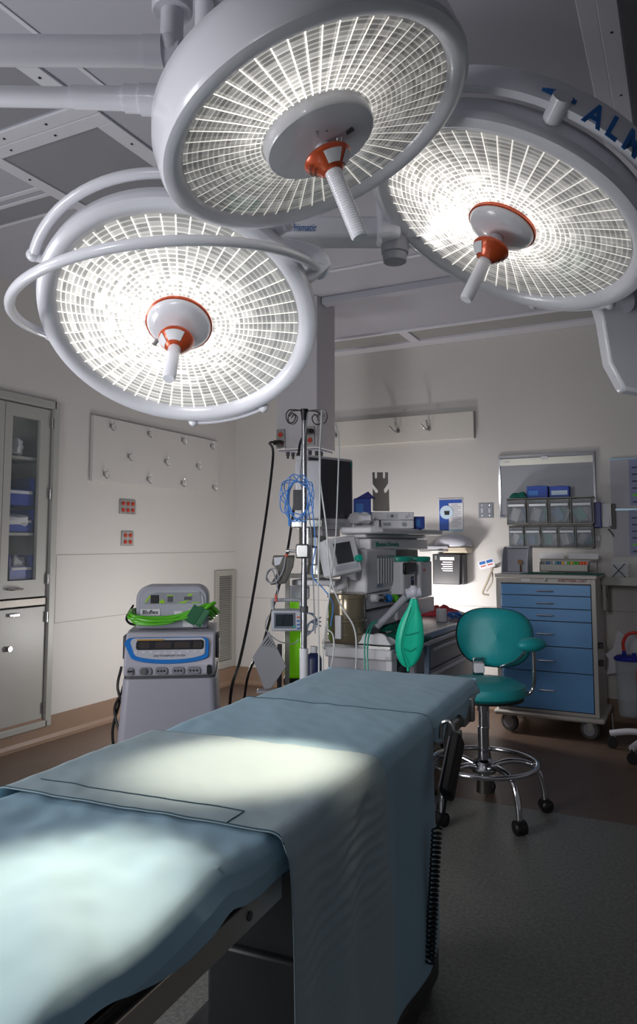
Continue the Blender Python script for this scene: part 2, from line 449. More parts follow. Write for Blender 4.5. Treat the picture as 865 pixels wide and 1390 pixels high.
# ================================================================ SURGICAL LIGHTS
def lens_material(name, G, spot, w, hi, lo, nrib=56, rings=26):
    """prismatic reflector seen through the glass: rings of facets, brightest round the bulb"""
    m = bpy.data.materials.new(name); m.use_nodes = True
    nt = m.node_tree; L = nt.links.new; b = nt.nodes['Principled BSDF']
    tc = nt.nodes.new('ShaderNodeTexCoord'); sp = nt.nodes.new('ShaderNodeSeparateXYZ')
    vs_ = nt.nodes.new('ShaderNodeVectorMath'); vs_.operation = 'SCALE'; vs_.inputs['Scale'].default_value = 1 / G
    L(tc.outputs['Object'], vs_.inputs[0]); L(vs_.outputs[0], sp.inputs[0])
    def M(op, a, c=None, d=None):
        n = nt.nodes.new('ShaderNodeMath'); n.operation = op
        for i, q in enumerate((a, c, d)):
            if q is None: continue
            if isinstance(q, (int, float)): n.inputs[i].default_value = q
            else: L(q, n.inputs[i])
        return n.outputs[0]
    X, Y = sp.outputs['X'], sp.outputs['Y']
    rad = M('SQRT', M('ADD', M('MULTIPLY', X, X), M('MULTIPLY', Y, Y)))
    ang = M('DIVIDE', M('ARCTAN2', Y, X), 2 * PI)
    fr = M('FRACT', M('MULTIPLY', rad, rings))
    ring = M('LESS_THAN', fr, .30)                  # bright prism line
    sec = M('MULTIPLY', M('ADD', ang, 1), nrib)
    cell = nt.nodes.new('ShaderNodeCombineXYZ'); L(M('FLOOR', sec), cell.inputs[0]); L(M('FLOOR', M('MULTIPLY', rad, rings)), cell.inputs[1])
    wn = nt.nodes.new('ShaderNodeTexWhiteNoise'); L(cell.outputs[0], wn.inputs['Vector'])
    dx = M('SUBTRACT', X, spot[0]); dy = M('SUBTRACT', Y, spot[1])
    d2 = M('ADD', M('MULTIPLY', dx, dx), M('MULTIPLY', dy, dy))
    lobe = M('EXPONENT', M('MULTIPLY', d2, -1 / (w * w)))
    core = M('EXPONENT', M('MULTIPLY', M('MULTIPLY', M('SUBTRACT', rad, .27), M('SUBTRACT', rad, .27)), -1 / (.28 * .28)))
    base = M('ADD', lo, M('ADD', M('MULTIPLY', lobe, hi), M('MULTIPLY', core, hi * .9)))
    k = M('ADD', M('ADD', .26, M('MULTIPLY', ring, .62)), M('MULTIPLY', M('POWER', wn.outputs['Value'], 2.0), .6))
    e = M('MULTIPLY', base, k)
    b.inputs['Base Color'].default_value = (.30, .30, .29, 1); b.inputs['Roughness'].default_value = .12
    b.inputs['Coat Weight'].default_value = .4
    b.inputs['Emission Color'].default_value = (1, .97, .92, 1)
    L(e, b.inputs['Emission Strength'])
    return m
def rib_material(name, G, spot, w, hi, lo):
    m = bpy.data.materials.new(name); m.use_nodes = True
    nt = m.node_tree; L = nt.links.new; b = nt.nodes['Principled BSDF']
    tc = nt.nodes.new('ShaderNodeTexCoord')
    vm = nt.nodes.new('ShaderNodeVectorMath'); vm.operation = 'DISTANCE'; L(tc.outputs['Object'], vm.inputs[0]); vm.inputs[1].default_value = (spot[0] * G, spot[1] * G, 0)
    a = nt.nodes.new('ShaderNodeMapRange'); a.inputs['From Min'].default_value = 0; a.inputs['From Max'].default_value = w * G * 1.8
    a.inputs['To Min'].default_value = hi; a.inputs['To Max'].default_value = lo; L(vm.outputs['Value'], a.inputs['Value'])
    L(a.outputs[0], b.inputs['Emission Strength'])
    b.inputs['Emission Color'].default_value = (1, .955, .87, 1); b.inputs['Base Color'].default_value = (.75, .74, .72, 1); b.inputs['Roughness'].default_value = .2
    return m

def surgical_light(c, n, G, label, spot, lw, hi, lo, rhi, rlo, big_hub=False, hubr=.265, hd=1.0):
    n = Vector(n).normalized()
    q = n.to_track_quat('Z', 'Y')
    t = thing('surgical_light', c, 0, label, 'surgical light', rot=q.to_euler())
    # all shapes below are in head radii, z pointing out of the glass
    def P(*pr): return [(r * G, h * G) for r, h in pr]
    MB().lathe(P(*[(r_, h_ * hd) for r_, h_ in ((0, -.56), (.30, -.56), (.34, -.52), (.75, -.50), (.98, -.44), (1.11, -.34), (1.155, -.2), (1.16, -.02), (1.12, -.01))]), seg=96).build('housing', white_paint, t)
    MB().lathe(P((1.155, -.05), (1.165, -.02), (1.15, .03), (1.10, .055), (1.05, .045), (1.015, .01), (1.0, -.02), (1.0, -.06), (1.155, -.05)), seg=96).build('rim', white_paint, t)
    lm = lens_material('prismatic_lens', G, spot, lw, hi, lo)
    lens = MB().lathe(P(*[(r / 24, .012 * math.cos(r / 24 * PI)) for r in range(0, 25)]), seg=96).build('lens', lm, t)
    rb = MB(); N = 56
    for k in range(N):
        a = 2 * PI * k / N; ca, sa = math.cos(a), math.sin(a)
        p = [((hubr + .028) * G, .012 * G), (.45 * G, .012 * G), (.72 * G, .0 * G), (1.0 * G, -.004 * G)]
        wd = .0046 * G
        for (r0, h0), (r1, h1) in zip(p, p[1:]):
            f = [Vector((r0, -wd * (.6 if r0 < .4 * G else 1), h0)), Vector((r1, -wd, h1)), Vector((r1, wd, h1)), Vector((r0, wd * (.6 if r0 < .4 * G else 1), h0))]
            rb.face([(v.x * ca - v.y * sa, v.x * sa + v.y * ca, v.z + .006 * G) for v in f])
    rb.build('lens_ribs', rib_material('lit_rib', G, spot, lw, rhi, rlo), t, smooth=False, recalc=False)
    if big_hub:
        MB().lathe(P((hubr + .01, -.02), (hubr + .01, .085), (hubr, .10), (.05, .125), (0, .125)), seg=64).build('hub', white_paint, t)
        MB().box((-.14 * G, -.01 * G, .118 * G), (.12 * G, .006 * G, .004 * G)).box((-.13 * G, .06 * G, .112 * G), (.05 * G, .012 * G, .012 * G)).build('latch_mark', steel, t)
        MB().box((.0 * G, .17 * G, .10 * G), (.07 * G, .17 * G, .03 * G), (0, 0, .25)).build('latch_notch', dark_grey, t, bev=.003)
        MB().cyl((.01 * G, .13 * G, .1 * G), (.02 * G, .09 * G, .17 * G), .03 * G, .024 * G, seg=12).build('latch', steel, t)
        ck = 1.15
    else:
        MB().lathe(P((hubr, -.02), (hubr + .005, .03), (hubr - .02, .07), (hubr * .7, .10), (.10, .115), (0, .115)), seg=64).build('hub', white_paint, t)
        MB().lathe(P((hubr + .002, -.01), (hubr + .014, -.01), (hubr + .014, .03), (hubr + .002, .036)), seg=64).build('hub_gasket', orange, t)
        MB().cyl((-.19 * G, -.12 * G, .06 * G), (-.22 * G, -.14 * G, .12 * G), .022 * G, seg=12).build('latch', steel, t)
        ck = .95
    z0 = .12
    MB().cyl((0, 0, z0 * G), (0, 0, (z0 + .11) * G), .055 * G).build('neck', white_paint, t)
    z1 = z0 + .09
    MB().lathe([(r * G * ck, (z1 + h) * G) for r, h in ((.0, 0), (.145, 0), (.155, .02), (.15, .035), (.07, .12), (.045, .13), (0, .13))], seg=48).build('collar', orange, t)
    # white warning label wrapped round the collar
    lb = MB()
    lb.lathe([(r * G * ck * 1.02, (z1 + h) * G) for r, h in ((.143, .046), (.085, .110))], seg=20, a0=R(230), a1=R(300))
    lab = lb.build('warning_label', paper, t, recalc=False)
    lb = MB().lathe([(r * G * ck * 1.02, (z1 + h) * G) for r, h in ((.143, .046), (.085, .110))], seg=20, a0=R(315), a1=R(365))
    lb.build('warning_label', paper, t, recalc=False)
    for txt, rr, hh in (('DO NOT REMOVE', .128, .064), ('OR STERILIZE', .105, .090)):
        for i, ch in enumerate(txt):
            if ch == ' ': continue
            a = R(233 + 64 * (i + .5) / len(txt))
            slope = math.atan2(.064, .058)
            M = Matrix.Rotation(a + PI / 2, 4, 'Z') @ T(0, -rr * G * ck * 1.035, (z1 + hh) * G) @ Matrix.Rotation(PI / 2 - (PI / 2 - slope) - .0, 4, 'X')
            text(ch, .024 * G * ck, ink, lab, M, depth=.0002)
    z2 = z1 + .12
    hb = MB(); hr = .062 if big_hub else .052
    hl = .50 if big_hub else .33
    pr = [(0, z2), (hr * .9, z2), (hr, z2 + .01)]
    nr = 26
    for k in range(nr if big_hub else 0):
        pr += [(hr, z2 + .02 + hl * k / nr), (hr * .93, z2 + .02 + hl * (k + .5) / nr)]
    pr += [(hr, z2 + hl + .02), (hr * .85, z2 + hl + .04), (0, z2 + hl + .04)]
    hb.lathe(P(*pr), seg=12 if big_hub else 20).build('handle', white_paint, t)
    t['tip'] = z2 + hl + .06
    return t, n, q.to_matrix().to_4x4()
def px_local(H, u, v, z=0.):
    """point of the plane z (in radii) of a lamp head seen at pixel u, v, in head radii"""
    c, n, G = H; n = n.normalized(); d = ray(u, v)
    o = c + n * (z * G); k = (o - CAM).dot(n) / d.dot(n)
    p = (Matrix.Translation(c) @ n.to_track_quat('Z', 'Y').to_matrix().to_4x4()).inverted() @ (CAM + d * k)
    return p / G
H1 = (CAM + (Vector((-.706, 1.404, 2.265)) - CAM) * .90, Vector((.344, .104, -.933)), .31 * .90)
H2 = (CAM + (Vector((-1.166, 1.522, 1.924)) - CAM) * 1.05, Vector((.258, -.511, -.82)), .31 * 1.05)
H3 = (CAM + (Vector((-.373, 1.758, 2.126)) - CAM) * 1.10, Vector((-.375, -.25, -.893)), .31 * 1.10)
sp1 = px_local(H1, 400, 115); sp2 = px_local(H2, 175, 450); sp3 = px_local(H3, 610, 285)
l1, n1, M1 = surgical_light(*H1, 'topmost surgical lamp head seen edge-on with dented housing and large grey hub', sp1, .45, .45, .17, 2.6, .6, big_hub=True, hubr=.40)
l2, n2, M2 = surgical_light(*H2, 'lower left surgical lamp head with big curved handrail across its glass', sp2, .9, 1.0, .22, 1.8, .75, hd=.5)
l3, n3, M3 = surgical_light(*H3, 'right surgical lamp head with blue ALM lettering on its rail', sp3, .6, 1.0, .22, 1.8, .7, hd=.5)

def polar(H, r, a, z): return Vector((r * math.cos(a) * H[2], r * math.sin(a) * H[2], z * H[2]))
def rail(H, t, ends, r, z, rt=.011, lugr=.016, n=14):
    """arc handle held off the rim between two seen end points"""
    A = [px_local(H, u, v, z) for u, v in ends]
    a0 = math.atan2(A[0].y, A[0].x); a1 = math.atan2(A[-1].y, A[-1].x); am = math.atan2(A[1].y, A[1].x)
    def unwrap(a, ref):
        while a - ref > PI: a -= 2 * PI
        while a - ref < -PI: a += 2 * PI
        return a
    am = unwrap(am, a0); a1 = unwrap(a1, am)
    o = MB().tube([polar(H, r, a0 + (a1 - a0) * k / n, z) for k in range(n + 1)], rt, seg=10, smooth=2).build('handrail', white_paint, t)
    for a in (a0, a1):
        MB().cyl(polar(H, 1.10, a, z - .02), polar(H, r + .01, a, z), lugr, seg=14).sph(polar(H, r, a, z), lugr * 1.15).build('lug', white_paint, o)
# ---- left head: bail crossing the glass, back rail, lower rail
c2 = H2[0]; nn = H2[1].normalized()
uu = nn.cross(Vector((0, 0, 1))).normalized(); ww = nn.cross(uu)
R0, hh, ang, dd_, off = .398, .552, 3.439, .72, -.078
ee = uu * math.cos(ang) + ww * math.sin(ang); ff = -uu * math.sin(ang) + ww * math.cos(ang)
dv_ = ff * math.cos(dd_) + nn * math.sin(dd_)
bp = [c2 + nn * off + ee * (R0 * math.cos(t)) + dv_ * (hh * math.sin(t)) for t in [PI * k / 20 for k in range(21)]]
bl = MB().tube(bp, .0125, seg=12, smooth=2).build('handrail', white_paint, l2, world=True)
for p in (bp[0], bp[-1]):
    q_ = c2 + nn * (-.05) + (p - c2 - nn * off).normalized() * (H2[2] * 1.12)
    dr = (p - q_); 
    MB().box(p * .75 + q_ * .25, (.05, .034, .085), dr.to_track_quat('Z', 'Y').to_matrix().to_4x4()).build('lug', white_paint, bl, world=True, bev=.006)
rail(H2, l2, [(56, 350), (150, 268), (395, 300)], 1.235, -.15, .014)
rail(H2, l2, [(262, 566), (305, 566), (350, 545)], 1.21, -.02, .009, .014)
# fork behind the left head and its link up to the ceiling
yk = MB().tube([M2 @ Vector((0, 0, 0)) * 0 + c2 + (p - c2) for p in [c2 + ee * (.40) * -1 * k + nn * z for k, z in ((-1.0, -.07), (-.98, -.14), (-.6, -.26), (0, -.30))]], .028, seg=12)
yk.build('fork', white_paint, l2, world=True)
topb = c2 - nn * .30
MB().cyl(c2 - nn * .15, topb - nn * .03, .06, .05).tube([topb, topb + Vector((-.02, .06, .10)), topb + Vector((-.05, .12, .25))], .03).cyl(topb + Vector((-.05, .12, .22)), (topb.x - .05, topb.y + .12, ZC), .032).build('support_arm', white_paint, l2, world=True)

# ---- top head: two round arms and drop post
ar = l1
s0 = 1.66
MB().cyl(at(-420, 66, s0), at(212, 70, s0), .033, seg=28).build('support_arm', white_paint, ar, world=True)
MB().cyl(at(196, 70, s0), at(222, 70, s0), .035, seg=28).build('arm_collar', white_paint, ar, world=True)
MB().cyl(at(205, 70, s0), at(245, 72, s0 - .0), .03, seg=28).sph(at(232, 66, s0), .034).build('elbow', white_paint, ar, world=True)
pp = at(233, 66, s0)
MB().cyl(pp, (pp.x, pp.y, ZC), .026, seg=28).build('drop_post', white_paint, ar, world=True)
zf = at(233, 14, s0).z
MB().cyl((pp.x, pp.y, zf), (pp.x, pp.y, zf + .05), .046, .046, seg=36).build('post_flange', white_paint, ar, world=True, bev=.004)
s1 = 1.62
MB().cyl(at(-420, 124, s1), at(120, 133, s1), .022, seg=28).build('support_arm', white_paint, ar, world=True)
MB().cyl(at(100, 132, s1), at(175, 134, s1), .0255, seg=28).build('sleeve', white_paint, ar, world=True)
MB().cyl(at(170, 134, s1), at(192, 135, s1), .030, seg=28).build('arm_collar', white_paint, ar, world=True)
MB().cyl(at(192, 135, s1), at(235, 137, s1), .034, seg=28).build('pivot', white_paint, ar, world=True)
for u, v, s in ((195, 89, s0), (124, 134, s1)): pass

# ---- right head: lettered rail, lower rail, link beam and bracket
rr3, zz3 = 1.20, -.20
A3 = [px_local(H3, u, v, zz3) for u, v in ((560, 175), (862, 215))]
a0 = math.atan2(A3[0].y, A3[0].x); a1 = math.atan2(A3[1].y, A3[1].x)
amid = px_local(H3, 720, 135, zz3); am = math.atan2(amid.y, amid.x)
while am - a0 > PI: am -= 2 * PI
while am - a0 < -PI: am += 2 * PI
while a1 - am > PI: a1 -= 2 * PI
while a1 - am < -PI: a1 += 2 * PI
G3 = H3[2]
b = MB(); N = 40
sec = [(1.18, -.30), (1.25, -.30), (1.265, -.23), (1.25, -.14), (1.18, -.14)]
rg = []
for k in range(N + 1):
    a = a0 + (a1 + .5 * (a1 - am) - a0) * k / N
    rg.append([b.bm.verts.new((r * math.cos(a) * G3, r * math.sin(a) * G3, z * G3)) for r, z in sec])
for A, B in zip(rg, rg[1:]):
    for i in range(5): b.bm.faces.new((A[i], A[(i + 1) % 5], B[(i + 1) % 5], B[i]))
b.bm.faces.new(rg[0]); b.bm.faces.new(rg[-1])
lr = b.build('lettered_rail', white_paint, l3)
al = px_local(H3, 755, 152, -.3); aa = math.atan2(al.y, al.x)
MB().cyl(polar(H3, 1.10, aa, -.10), polar(H3, 1.29, aa, -.18), .022, seg=18).build('lug', white_paint, lr)
for ch, u, v in (('A', 803, 163), ('L', 826, 181), ('M', 850, 201)):
    pz = px_local(H3, u, v, -.18); a = math.atan2(pz.y, pz.x)
    sgn = 1 if a1 > a0 else -1
    # letter stands on the outward face of the rail
    N_ = Vector((math.cos(a), math.sin(a), 0)) * .98 + Vector((0, 0, .17)); N_.normalize()
    X_ = Vector((-math.sin(a), math.cos(a), 0)) * sgn
    Y_ = N_.cross(X_)
    M = Matrix((X_, Y_, N_)).transposed().to_4x4(); M.translation = polar(H3, 1.258, a, -.178)
    text(ch, .062, blue_ink, lr, M, depth=.001, bold=.002)
AM = [px_local(H3, u, v, -.18) for u, v in ((735, 124), (778, 147))]
am0, am1 = [math.atan2(p.y, p.x) for p in AM]
b = MB()
for k in range(10):
    qa, qb = [am0 + (am1 - am0) * (k + e) / 10 for e in (0, 1.02)]
    h_ = .024 * math.sin(PI * (k + .6) / 11)
    b.face([polar(H3, 1.268, qa, -.20 - h_), polar(H3, 1.268, qb, -.20 - h_), polar(H3, 1.262, qb, -.185 + h_ * .4), polar(H3, 1.262, qa, -.185 + h_ * .4)])
b.build('blue_mark', blue_ink, lr, smooth=False)
rail(H3, l3, [(722, 406), (765, 412), (812, 400)], 1.20, -.02, .008, .013)
sb = 2.25
def face_box(u0, v0, u1, v1, s, d):
    """box facing the camera's heading, in world space"""
    p0, p1 = at(u0, v0, s), at(u1, v1, s)
    M = Matrix.Rotation(HEAD, 4, 'Z')
    wd = (u1 - u0) * s / FPX; ht = abs(p0.z - p1.z)
    c = (p0 + p1) / 2 + Vector((-math.sin(HEAD), math.cos(HEAD), 0)) * d / 2
    return c, (wd, d, ht), M
bm_ = MB(); bm_.box(*face_box(335, 291, 575, 322, sb, .10)); bo = bm_.build('link_beam', white_paint, l3, world=True, bev=.012)
MB().box(*face_box(513, 246, 545, 322, sb - .03, .10)).build('beam_end', white_paint, l3, world=True, bev=.015)
pk = at(536, 330, sb + .03)
MB().cyl((pk.x, pk.y, pk.z + .02), (pk.x, pk.y, pk.z - .035), .042, seg=28).cyl((pk.x, pk.y, pk.z - .03), (pk.x, pk.y, pk.z - .062), .038, .036, seg=28).build('pivot_knob', mid_grey, l3, world=True, bev=.003)
pt = at(345, 300, sb + .04)
MB().cyl((pt.x, pt.y, pt.z), (pt.x, pt.y, ZC), .04, seg=28).build('drop_post', white_paint, l3, world=True)
M = T(*at(411, 309, sb - .003)) @ Matrix.Rotation(HEAD, 4, 'Z') @ FRONT
text('Prismatic', .034, blue_ink, bo, M, shear=.45, world=True, sx=.62)
# bracket at the frame's right edge
br_ = MB(); pl = [(812, 408), (832, 398), (862, 402), (905, 440), (905, 540), (845, 530), (826, 492), (818, 430)]
sB = 2.22; Mh = T(*at(830, 460, sB)) @ Matrix.Rotation(HEAD, 4, 'Z') @ FRONT
Mi = Mh.inverted()
br_.prism([((Mi @ at(u, v, sB)).x, (Mi @ at(u, v, sB)).y) for u, v in pl], -.06, Mh)
br_.build('bracket', white_paint, l3, world=True, bev=.01)
MB().cyl(at(846, 405, sB - .01), at(905, 380, sB + .04), .045, seg=28).build('bracket_joint', mid_grey, l3, world=True)
q3 = at(905, 500, sB + .03)
MB().cyl(q3, (q3.x, q3.y, ZC), .035, seg=20).build('drop_post', white_paint, l3, world=True)

# actual light thrown by the heads: one bulb beam per head, just past its handle
def beam(H, t, power, size, blend, aim=None):
    n = H[1].normalized(); tip = t['tip'] * H[2]; del t['tip']
    ld = bpy.data.lights.new('surgical_beam', 'SPOT'); ld.energy = power; ld.spot_size = R(size); ld.spot_blend = blend
    ld.shadow_soft_size = .03; ld.color = (1, .80, .59)
    o = bpy.data.objects.new('surgical_beam', ld); COL.objects.link(o)
    o.location = H[0] + n * tip
    d = (Vector(aim) - o.location) if aim is not None else n
    o.rotation_euler = d.to_track_quat('-Z', 'Y').to_euler()
beam(H1, l1, 25, 40, .9)
beam(H2, l2, 135, 25, .9, onz(55, 1238, .87))
beam(H3, l3, 165, 24, .85, onz(335, 1046, .87))
# ================================================================ OPERATING TABLE
from mathutils import noise as mno
TB = Vector((-.935, 1.60, 0)); TR = .05
TM = T(*TB) @ Matrix.Rotation(TR, 4, 'Z'); TMi = TM.inverted()
def tl(p): return TMi @ Vector(p)
ot = thing('operating_table', TB, TR, 'long operating table with black pads and steel side rails under blue drapes', 'operating table')
pad_m = mat('black_table_pad', '#17181a', .6, bump=.1, bs=80)
for y0, y1 in ((-1.45, -.56), (-.54, .40), (.42, 1.035)):
    MB().bb(-.265, .265, y0, y1, .79, .858).build('pad', pad_m, ot, bev=.015)
fr_ = MB().bb(-.25, .25, -1.45, 1.02, .755, .79)
fr_.build('table_frame', mat('black_metal', '#1d1d1f', .4, .6), ot, bev=.004)
for s in (-1, 1):
    for y0, y1 in ((-1.45, -.50), (-.44, .44), (.50, .98)):
        r_ = MB().bb(s * .278, s * .287, y0, y1, .764, .806).build('side_rail', mat('rail_satin', '#b5b1aa', .42, .6), ot, bev=.003)
        for k in (0.12, .5, .88):
            yy = y0 + (y1 - y0) * k
            MB().cyl((s * .24, yy, .786), (s * .278, yy, .786), .010, seg=12).cyl((s * .287, yy, .786), (s * .290, yy, .786), .007, seg=12).build('rail_post', steel_dark, r_)
MB().box((.303, .62, .770), (.035, .07, .085)).box((.323, .62, .770), (.02, .03, .03)).build('rail_clamp', steel, ot, bev=.004)
MB().box((.275, .86, .775), (.05, .07, .06)).box((.29, .92, .785), (.04, .03, .08)).build('pad_latch', steel, ot, bev=.004)
MB().bb(.258, .284, -1.4, -.5, .814, .826).build('slide_track', black, ot, bev=.003)
MB().bb(.262, .285, .42, 1.0, .808, .825).build('slide_track', black, ot, bev=.003)
MB().bb(-.17, .17, -.05, .50, .60, .755).bb(-.14, .14, .0, .40, .12, .62).bb(-.155, .155, -.02, .42, .12, .38).build('column', mat('column_cover', '#1c1d1f', .5), ot, bev=.01)
bs = MB().prism([(x, y) for x, y in rrect(.50, 1.15, .07)], .10, T(0, .12, .045)).build('base', mat('base_cover', '#232427', .4), ot, bev=.015)
for x in (-.2, .2):
    for y in (-.40, .64):
        MB().cyl((x - .02, y, .035), (x + .02, y, .035), .035, seg=20).build('caster', black, ot)

sheet_blue = mat('blue_drape', '#8fb4c8', .85, var=.05, vs=3, bump=.10, bs=14, sheen=.15)
sheet_pale = mat('pale_drape', '#99afb8', .85, var=.05, vs=3, bump=.14, bs=22, sheen=.15)
hem_m = mat('hem_fold_shade', '#34525f', .8)  # dark tone paints in the shadow along hems and folds
def drape(name, m, y0, y1, lh, rh, z, hw, label, nu=90, nv=150, wr=.0035, flare=.03, fold=.012, kf=26, seed=0, botfn=None, lean=None, near=False, creased=False):
    """cloth laid across the table: lh / rh are the drops at the two long sides"""
    t = TM
    rad = .03
    W_ = 2 * hw
    def pt(i, j):
        y = y0 + (y1 - y0) * i
        RH = rh(y) if callable(rh) else rh
        JL, JR = .12, .58
        if j < JL: d = lh * (1 - j / JL); x = -hw; zz = z - d; side = -1
        elif j <= JR: x = -hw + W_ * (j - JL) / (JR - JL); zz = z; d = 0; side = 0
        else: d = RH * (j - JR) / (1 - JR); x = hw; zz = z - d; side = 1
        # round the long edges
        ex = hw - abs(x)
        if side == 0 and ex < rad: zz -= (rad - math.sqrt(max(0, rad * rad - (rad - ex) ** 2))) * .6
        if side != 0: 
            k = min(1, d / .30)
            w = math.sin(y * kf + seed + 1.3 * math.sin(y * 7 + seed)) * fold * k + mno.noise(Vector((y * 6, d * 3, seed))) * fold * .9 * min(1, d / .05)
            x += side * (.008 * min(1, d / .02) + flare * k + w)
            zz -= rad * .6
            if creased and side > 0: x += min(1, 6 * i, 6 * (1 - i)) * (.0022 * math.sin(d * 230 + 3 * mno.noise(Vector((y * 12, d * 9, 4)))) * math.exp(-((d - .17) / .11) ** 2) + .006 * mno.noise(Vector((y * 9 + d * 12, d * 7, 1))))
            y2 = y + (mno.noise(Vector((d * 3, y * 3, seed + 7))) * .008 + (lean(y, d) if lean else 0))
        else:
            y2 = y
        ts = 1
        n = mno.noise(Vector((x * 9, y2 * 5, ts))) * wr + mno.noise(Vector((x * 22 + y2 * 12, y2 * 18, ts + 3))) * wr * .45
        n += wr * .5 * math.sin(x * 5 + y2 * 3 + ts)
        if near:
            sm = max(0, min(1, (x + .12) / .38)); sm = sm * sm * (3 - 2 * sm); sy_ = max(0, min(1, (-.53 - y2) / .22)); n += .0115 * sm * sy_ * sy_ * (3 - 2 * sy_) * (1 + math.sin((y2 + .75 * x) * 24 + 1.2 + 2 * mno.noise(Vector((x * 5, y2 * 4, 2))))) * math.exp(-((y2 + .85) / .30) ** 2)
        edge = 1
        return Vector((x, y2, zz + n * edge + (0 if side else .0)))
    b = MB().grid(lambda i, j: t @ pt(i, j), nu, nv)
    o = b.build(name, m, recalc=False, solid=.002)
    tag(o, label, 'drape')
    o['_pt'] = 0; del o['_pt']
    return o, pt
def hems(o, pt, lines, r=.0022):
    for ln in lines:
        b = MB().tube([wm(o).inverted() @ (TM @ (pt(i, j) + Vector((0, 0, .002)))) for i, j in ln], r, seg=6, smooth=0)
        b.build('hem', hem_m, o)
# under sheet on the near (foot) section: rumpled, drops a little and billows at the fold
def lean0(y, d): return 0
def rh_near(y): return .036 + .014 * math.sin(y * 9 + 1) + .006 * math.sin(y * 21)
o1, p1 = drape('near_sheet', sheet_blue, -1.42, -.44, .10, rh_near, .874, .292, 'blue cotton sheet rumpled over the near end of the table', wr=.009, fold=.022, kf=15, flare=.02, seed=2, near=True, nu=140)
# sheet on the far (head) section
def rh_far(y): return .050 + .012 * math.sin(y * 17) + .008 * math.sin(y * 41)
o2, p2 = drape('far_sheet', sheet_blue, .30, 1.055, .06, rh_far, .868, .290, 'blue sheet covering the far end of the table beside the stool', wr=.0035, seed=5, flare=.01)
hf = MB().grid(lambda i, j: TM @ Vector((-.290 + .58 * i, 1.055 + .012 * math.sin(j * PI / 2) + .004 * math.sin(i * 23), .866 - .055 * j)), 30, 6)
hf.build('end_fold', sheet_blue, o2, world=True, recalc=False, solid=.002)
# wide blue drape across the middle, hanging far down on the right
def rh_mid(y): return .61 - max(0, y - .30) * .35
def lean_mid(y, d): return 0
o3, p3 = drape('wide_drape', sheet_blue, -.46, .40, .30, rh_mid, .875, .296, 'wide blue drape laid across the middle and hanging low towards stool', wr=.0035, fold=.010, kf=21, flare=.0, seed=1, lean=lean_mid, nu=110, nv=190)
hems(o3, p3, [[(.995, .13 + .45 * k / 60) for k in range(61)]], .0012)
# paler thinner drape on top, its near edge folded into a hem
def lean_p(y, d): return .03 * d
o4, p4 = drape('pale_drape', sheet_pale, -.545, -.065, .25, .66, .883, .312, 'pale creased drape with folded hem hanging nearest on the right side', wr=.0035, fold=.008, kf=24, flare=.004, seed=9, lean=lean_p, nu=90, nv=300, creased=True)
hems(o4, p4, [[(.003, .13 + .45 * k / 60) for k in range(61)], [(.13, .16 + .34 * k / 60) for k in range(61)]], .0011)
MB().tube([wm(o4).inverted() @ (TM @ (p4(.003 + .127 * k / 8, .50) + Vector((0, 0, .001)))) for k in range(9)], .0015, seg=6, smooth=0).build('hem', hem_m, o4)

# hand controller hung on the rail, coiled lead below it
hc0, hc1 = onx(622, 1000, -.585), onx(606, 1082, -.585)
hc = thing('hand_control', hc1, 0, 'black table hand control hanging from side rail by the stool', 'remote control')
d = (hc0 - hc1); Mz = d.to_track_quat('Z', 'Y').to_matrix().to_4x4()
cen = (hc0 + hc1) / 2
MB().box(cen, (.032, .058, d.length), Mz).build('body', black, hc, world=True, bev=.010)
kp = MB()
MB().box(cen + Mz @ Vector((.017, 0, .0)), (.004, .046, d.length * .86), Mz).build('keypad', mid_grey, hc, world=True, bev=.001)
for i in range(7):
    for j in (-1, 1):
        kp.box(cen + Mz @ Vector((.0195, j * .011, (i - 3) * d.length * .115)), (.003, .015, d.length * .07), Mz)
kp.build('buttons', mat('pale_buttons', '#a87f70', .5), hc, world=True)
MB().tube([hc0 + Vector((-.01, 0, -.01)), hc0 + Vector((-.02, 0, .035)), hc0 + Vector((-.045, 0, .03)), hc0 + Vector((-.05, 0, -.01))], .006).build('hook', steel, hc, world=True)
cp = [hc1 + Vector((0, 0, .01)), hc1 + Vector((-.005, -.01, -.04)), hc1 + Vector((-.02, -.02, -.075))]
b = MB().tube(cp, .004)
st = cp[-1]; N = 340; hel = []
for k in range(N):
    a = 2 * PI * k / 12; f = k / N
    hel.append(st + Vector((.012 * math.cos(a), .012 * math.sin(a), -.33 * f)) + Vector((-.02 * f, -.01 * f, 0)))
b.tube(hel, .0028, seg=6, smooth=0)
b.build('coiled_lead', black, hc, world=True)
# ================================================================ ELECTROSURGICAL UNIT
s_ = 3.6; uc = 238
ec = at(uc, 760, s_)
loc = Vector((ec.x, ec.y, 0)); RZ = HEAD + R(6)
eu = thing('electrosurgical_unit', loc, RZ, 'floor-standing grey electrosurgical console with blue-ringed control panel', 'medical device')
def zpx(v, s=s_): return 1.35 + s * ((650 - v) / FPX * math.cos(TILT) + math.sin(TILT))
body_m = mat('pale_lilac_grey_body', '#a6a5b2', .38, var=.03, bump=.02, bs=200)
zt, zb = zpx(856), zpx(905)
# tapered body
def frust(b, z0, w0, d0, z1, w1, d1, r=.03, yo=0):
    A = [b.bm.verts.new((x, y + yo, z0)) for x, y in rrect(w0, d0, r)]
    B = [b.bm.verts.new((x, y + yo, z1)) for x, y in rrect(w1, d1, r)]
    n = len(A)
    for i in range(n): b.bm.faces.new((A[i], A[(i + 1) % n], B[(i + 1) % n], B[i]))
    b.bm.faces.new(list(reversed(A))); b.bm.faces.new(B)
b = MB(); frust(b, .09, .50, .48, zb - .012, .42, .42, .035); b.build('body', body_m, eu, bev=.004)
b = MB(); frust(b, zb - .012, .415, .40, zb, .415, .40, .03); b.build('joint_line', dark_grey, eu)
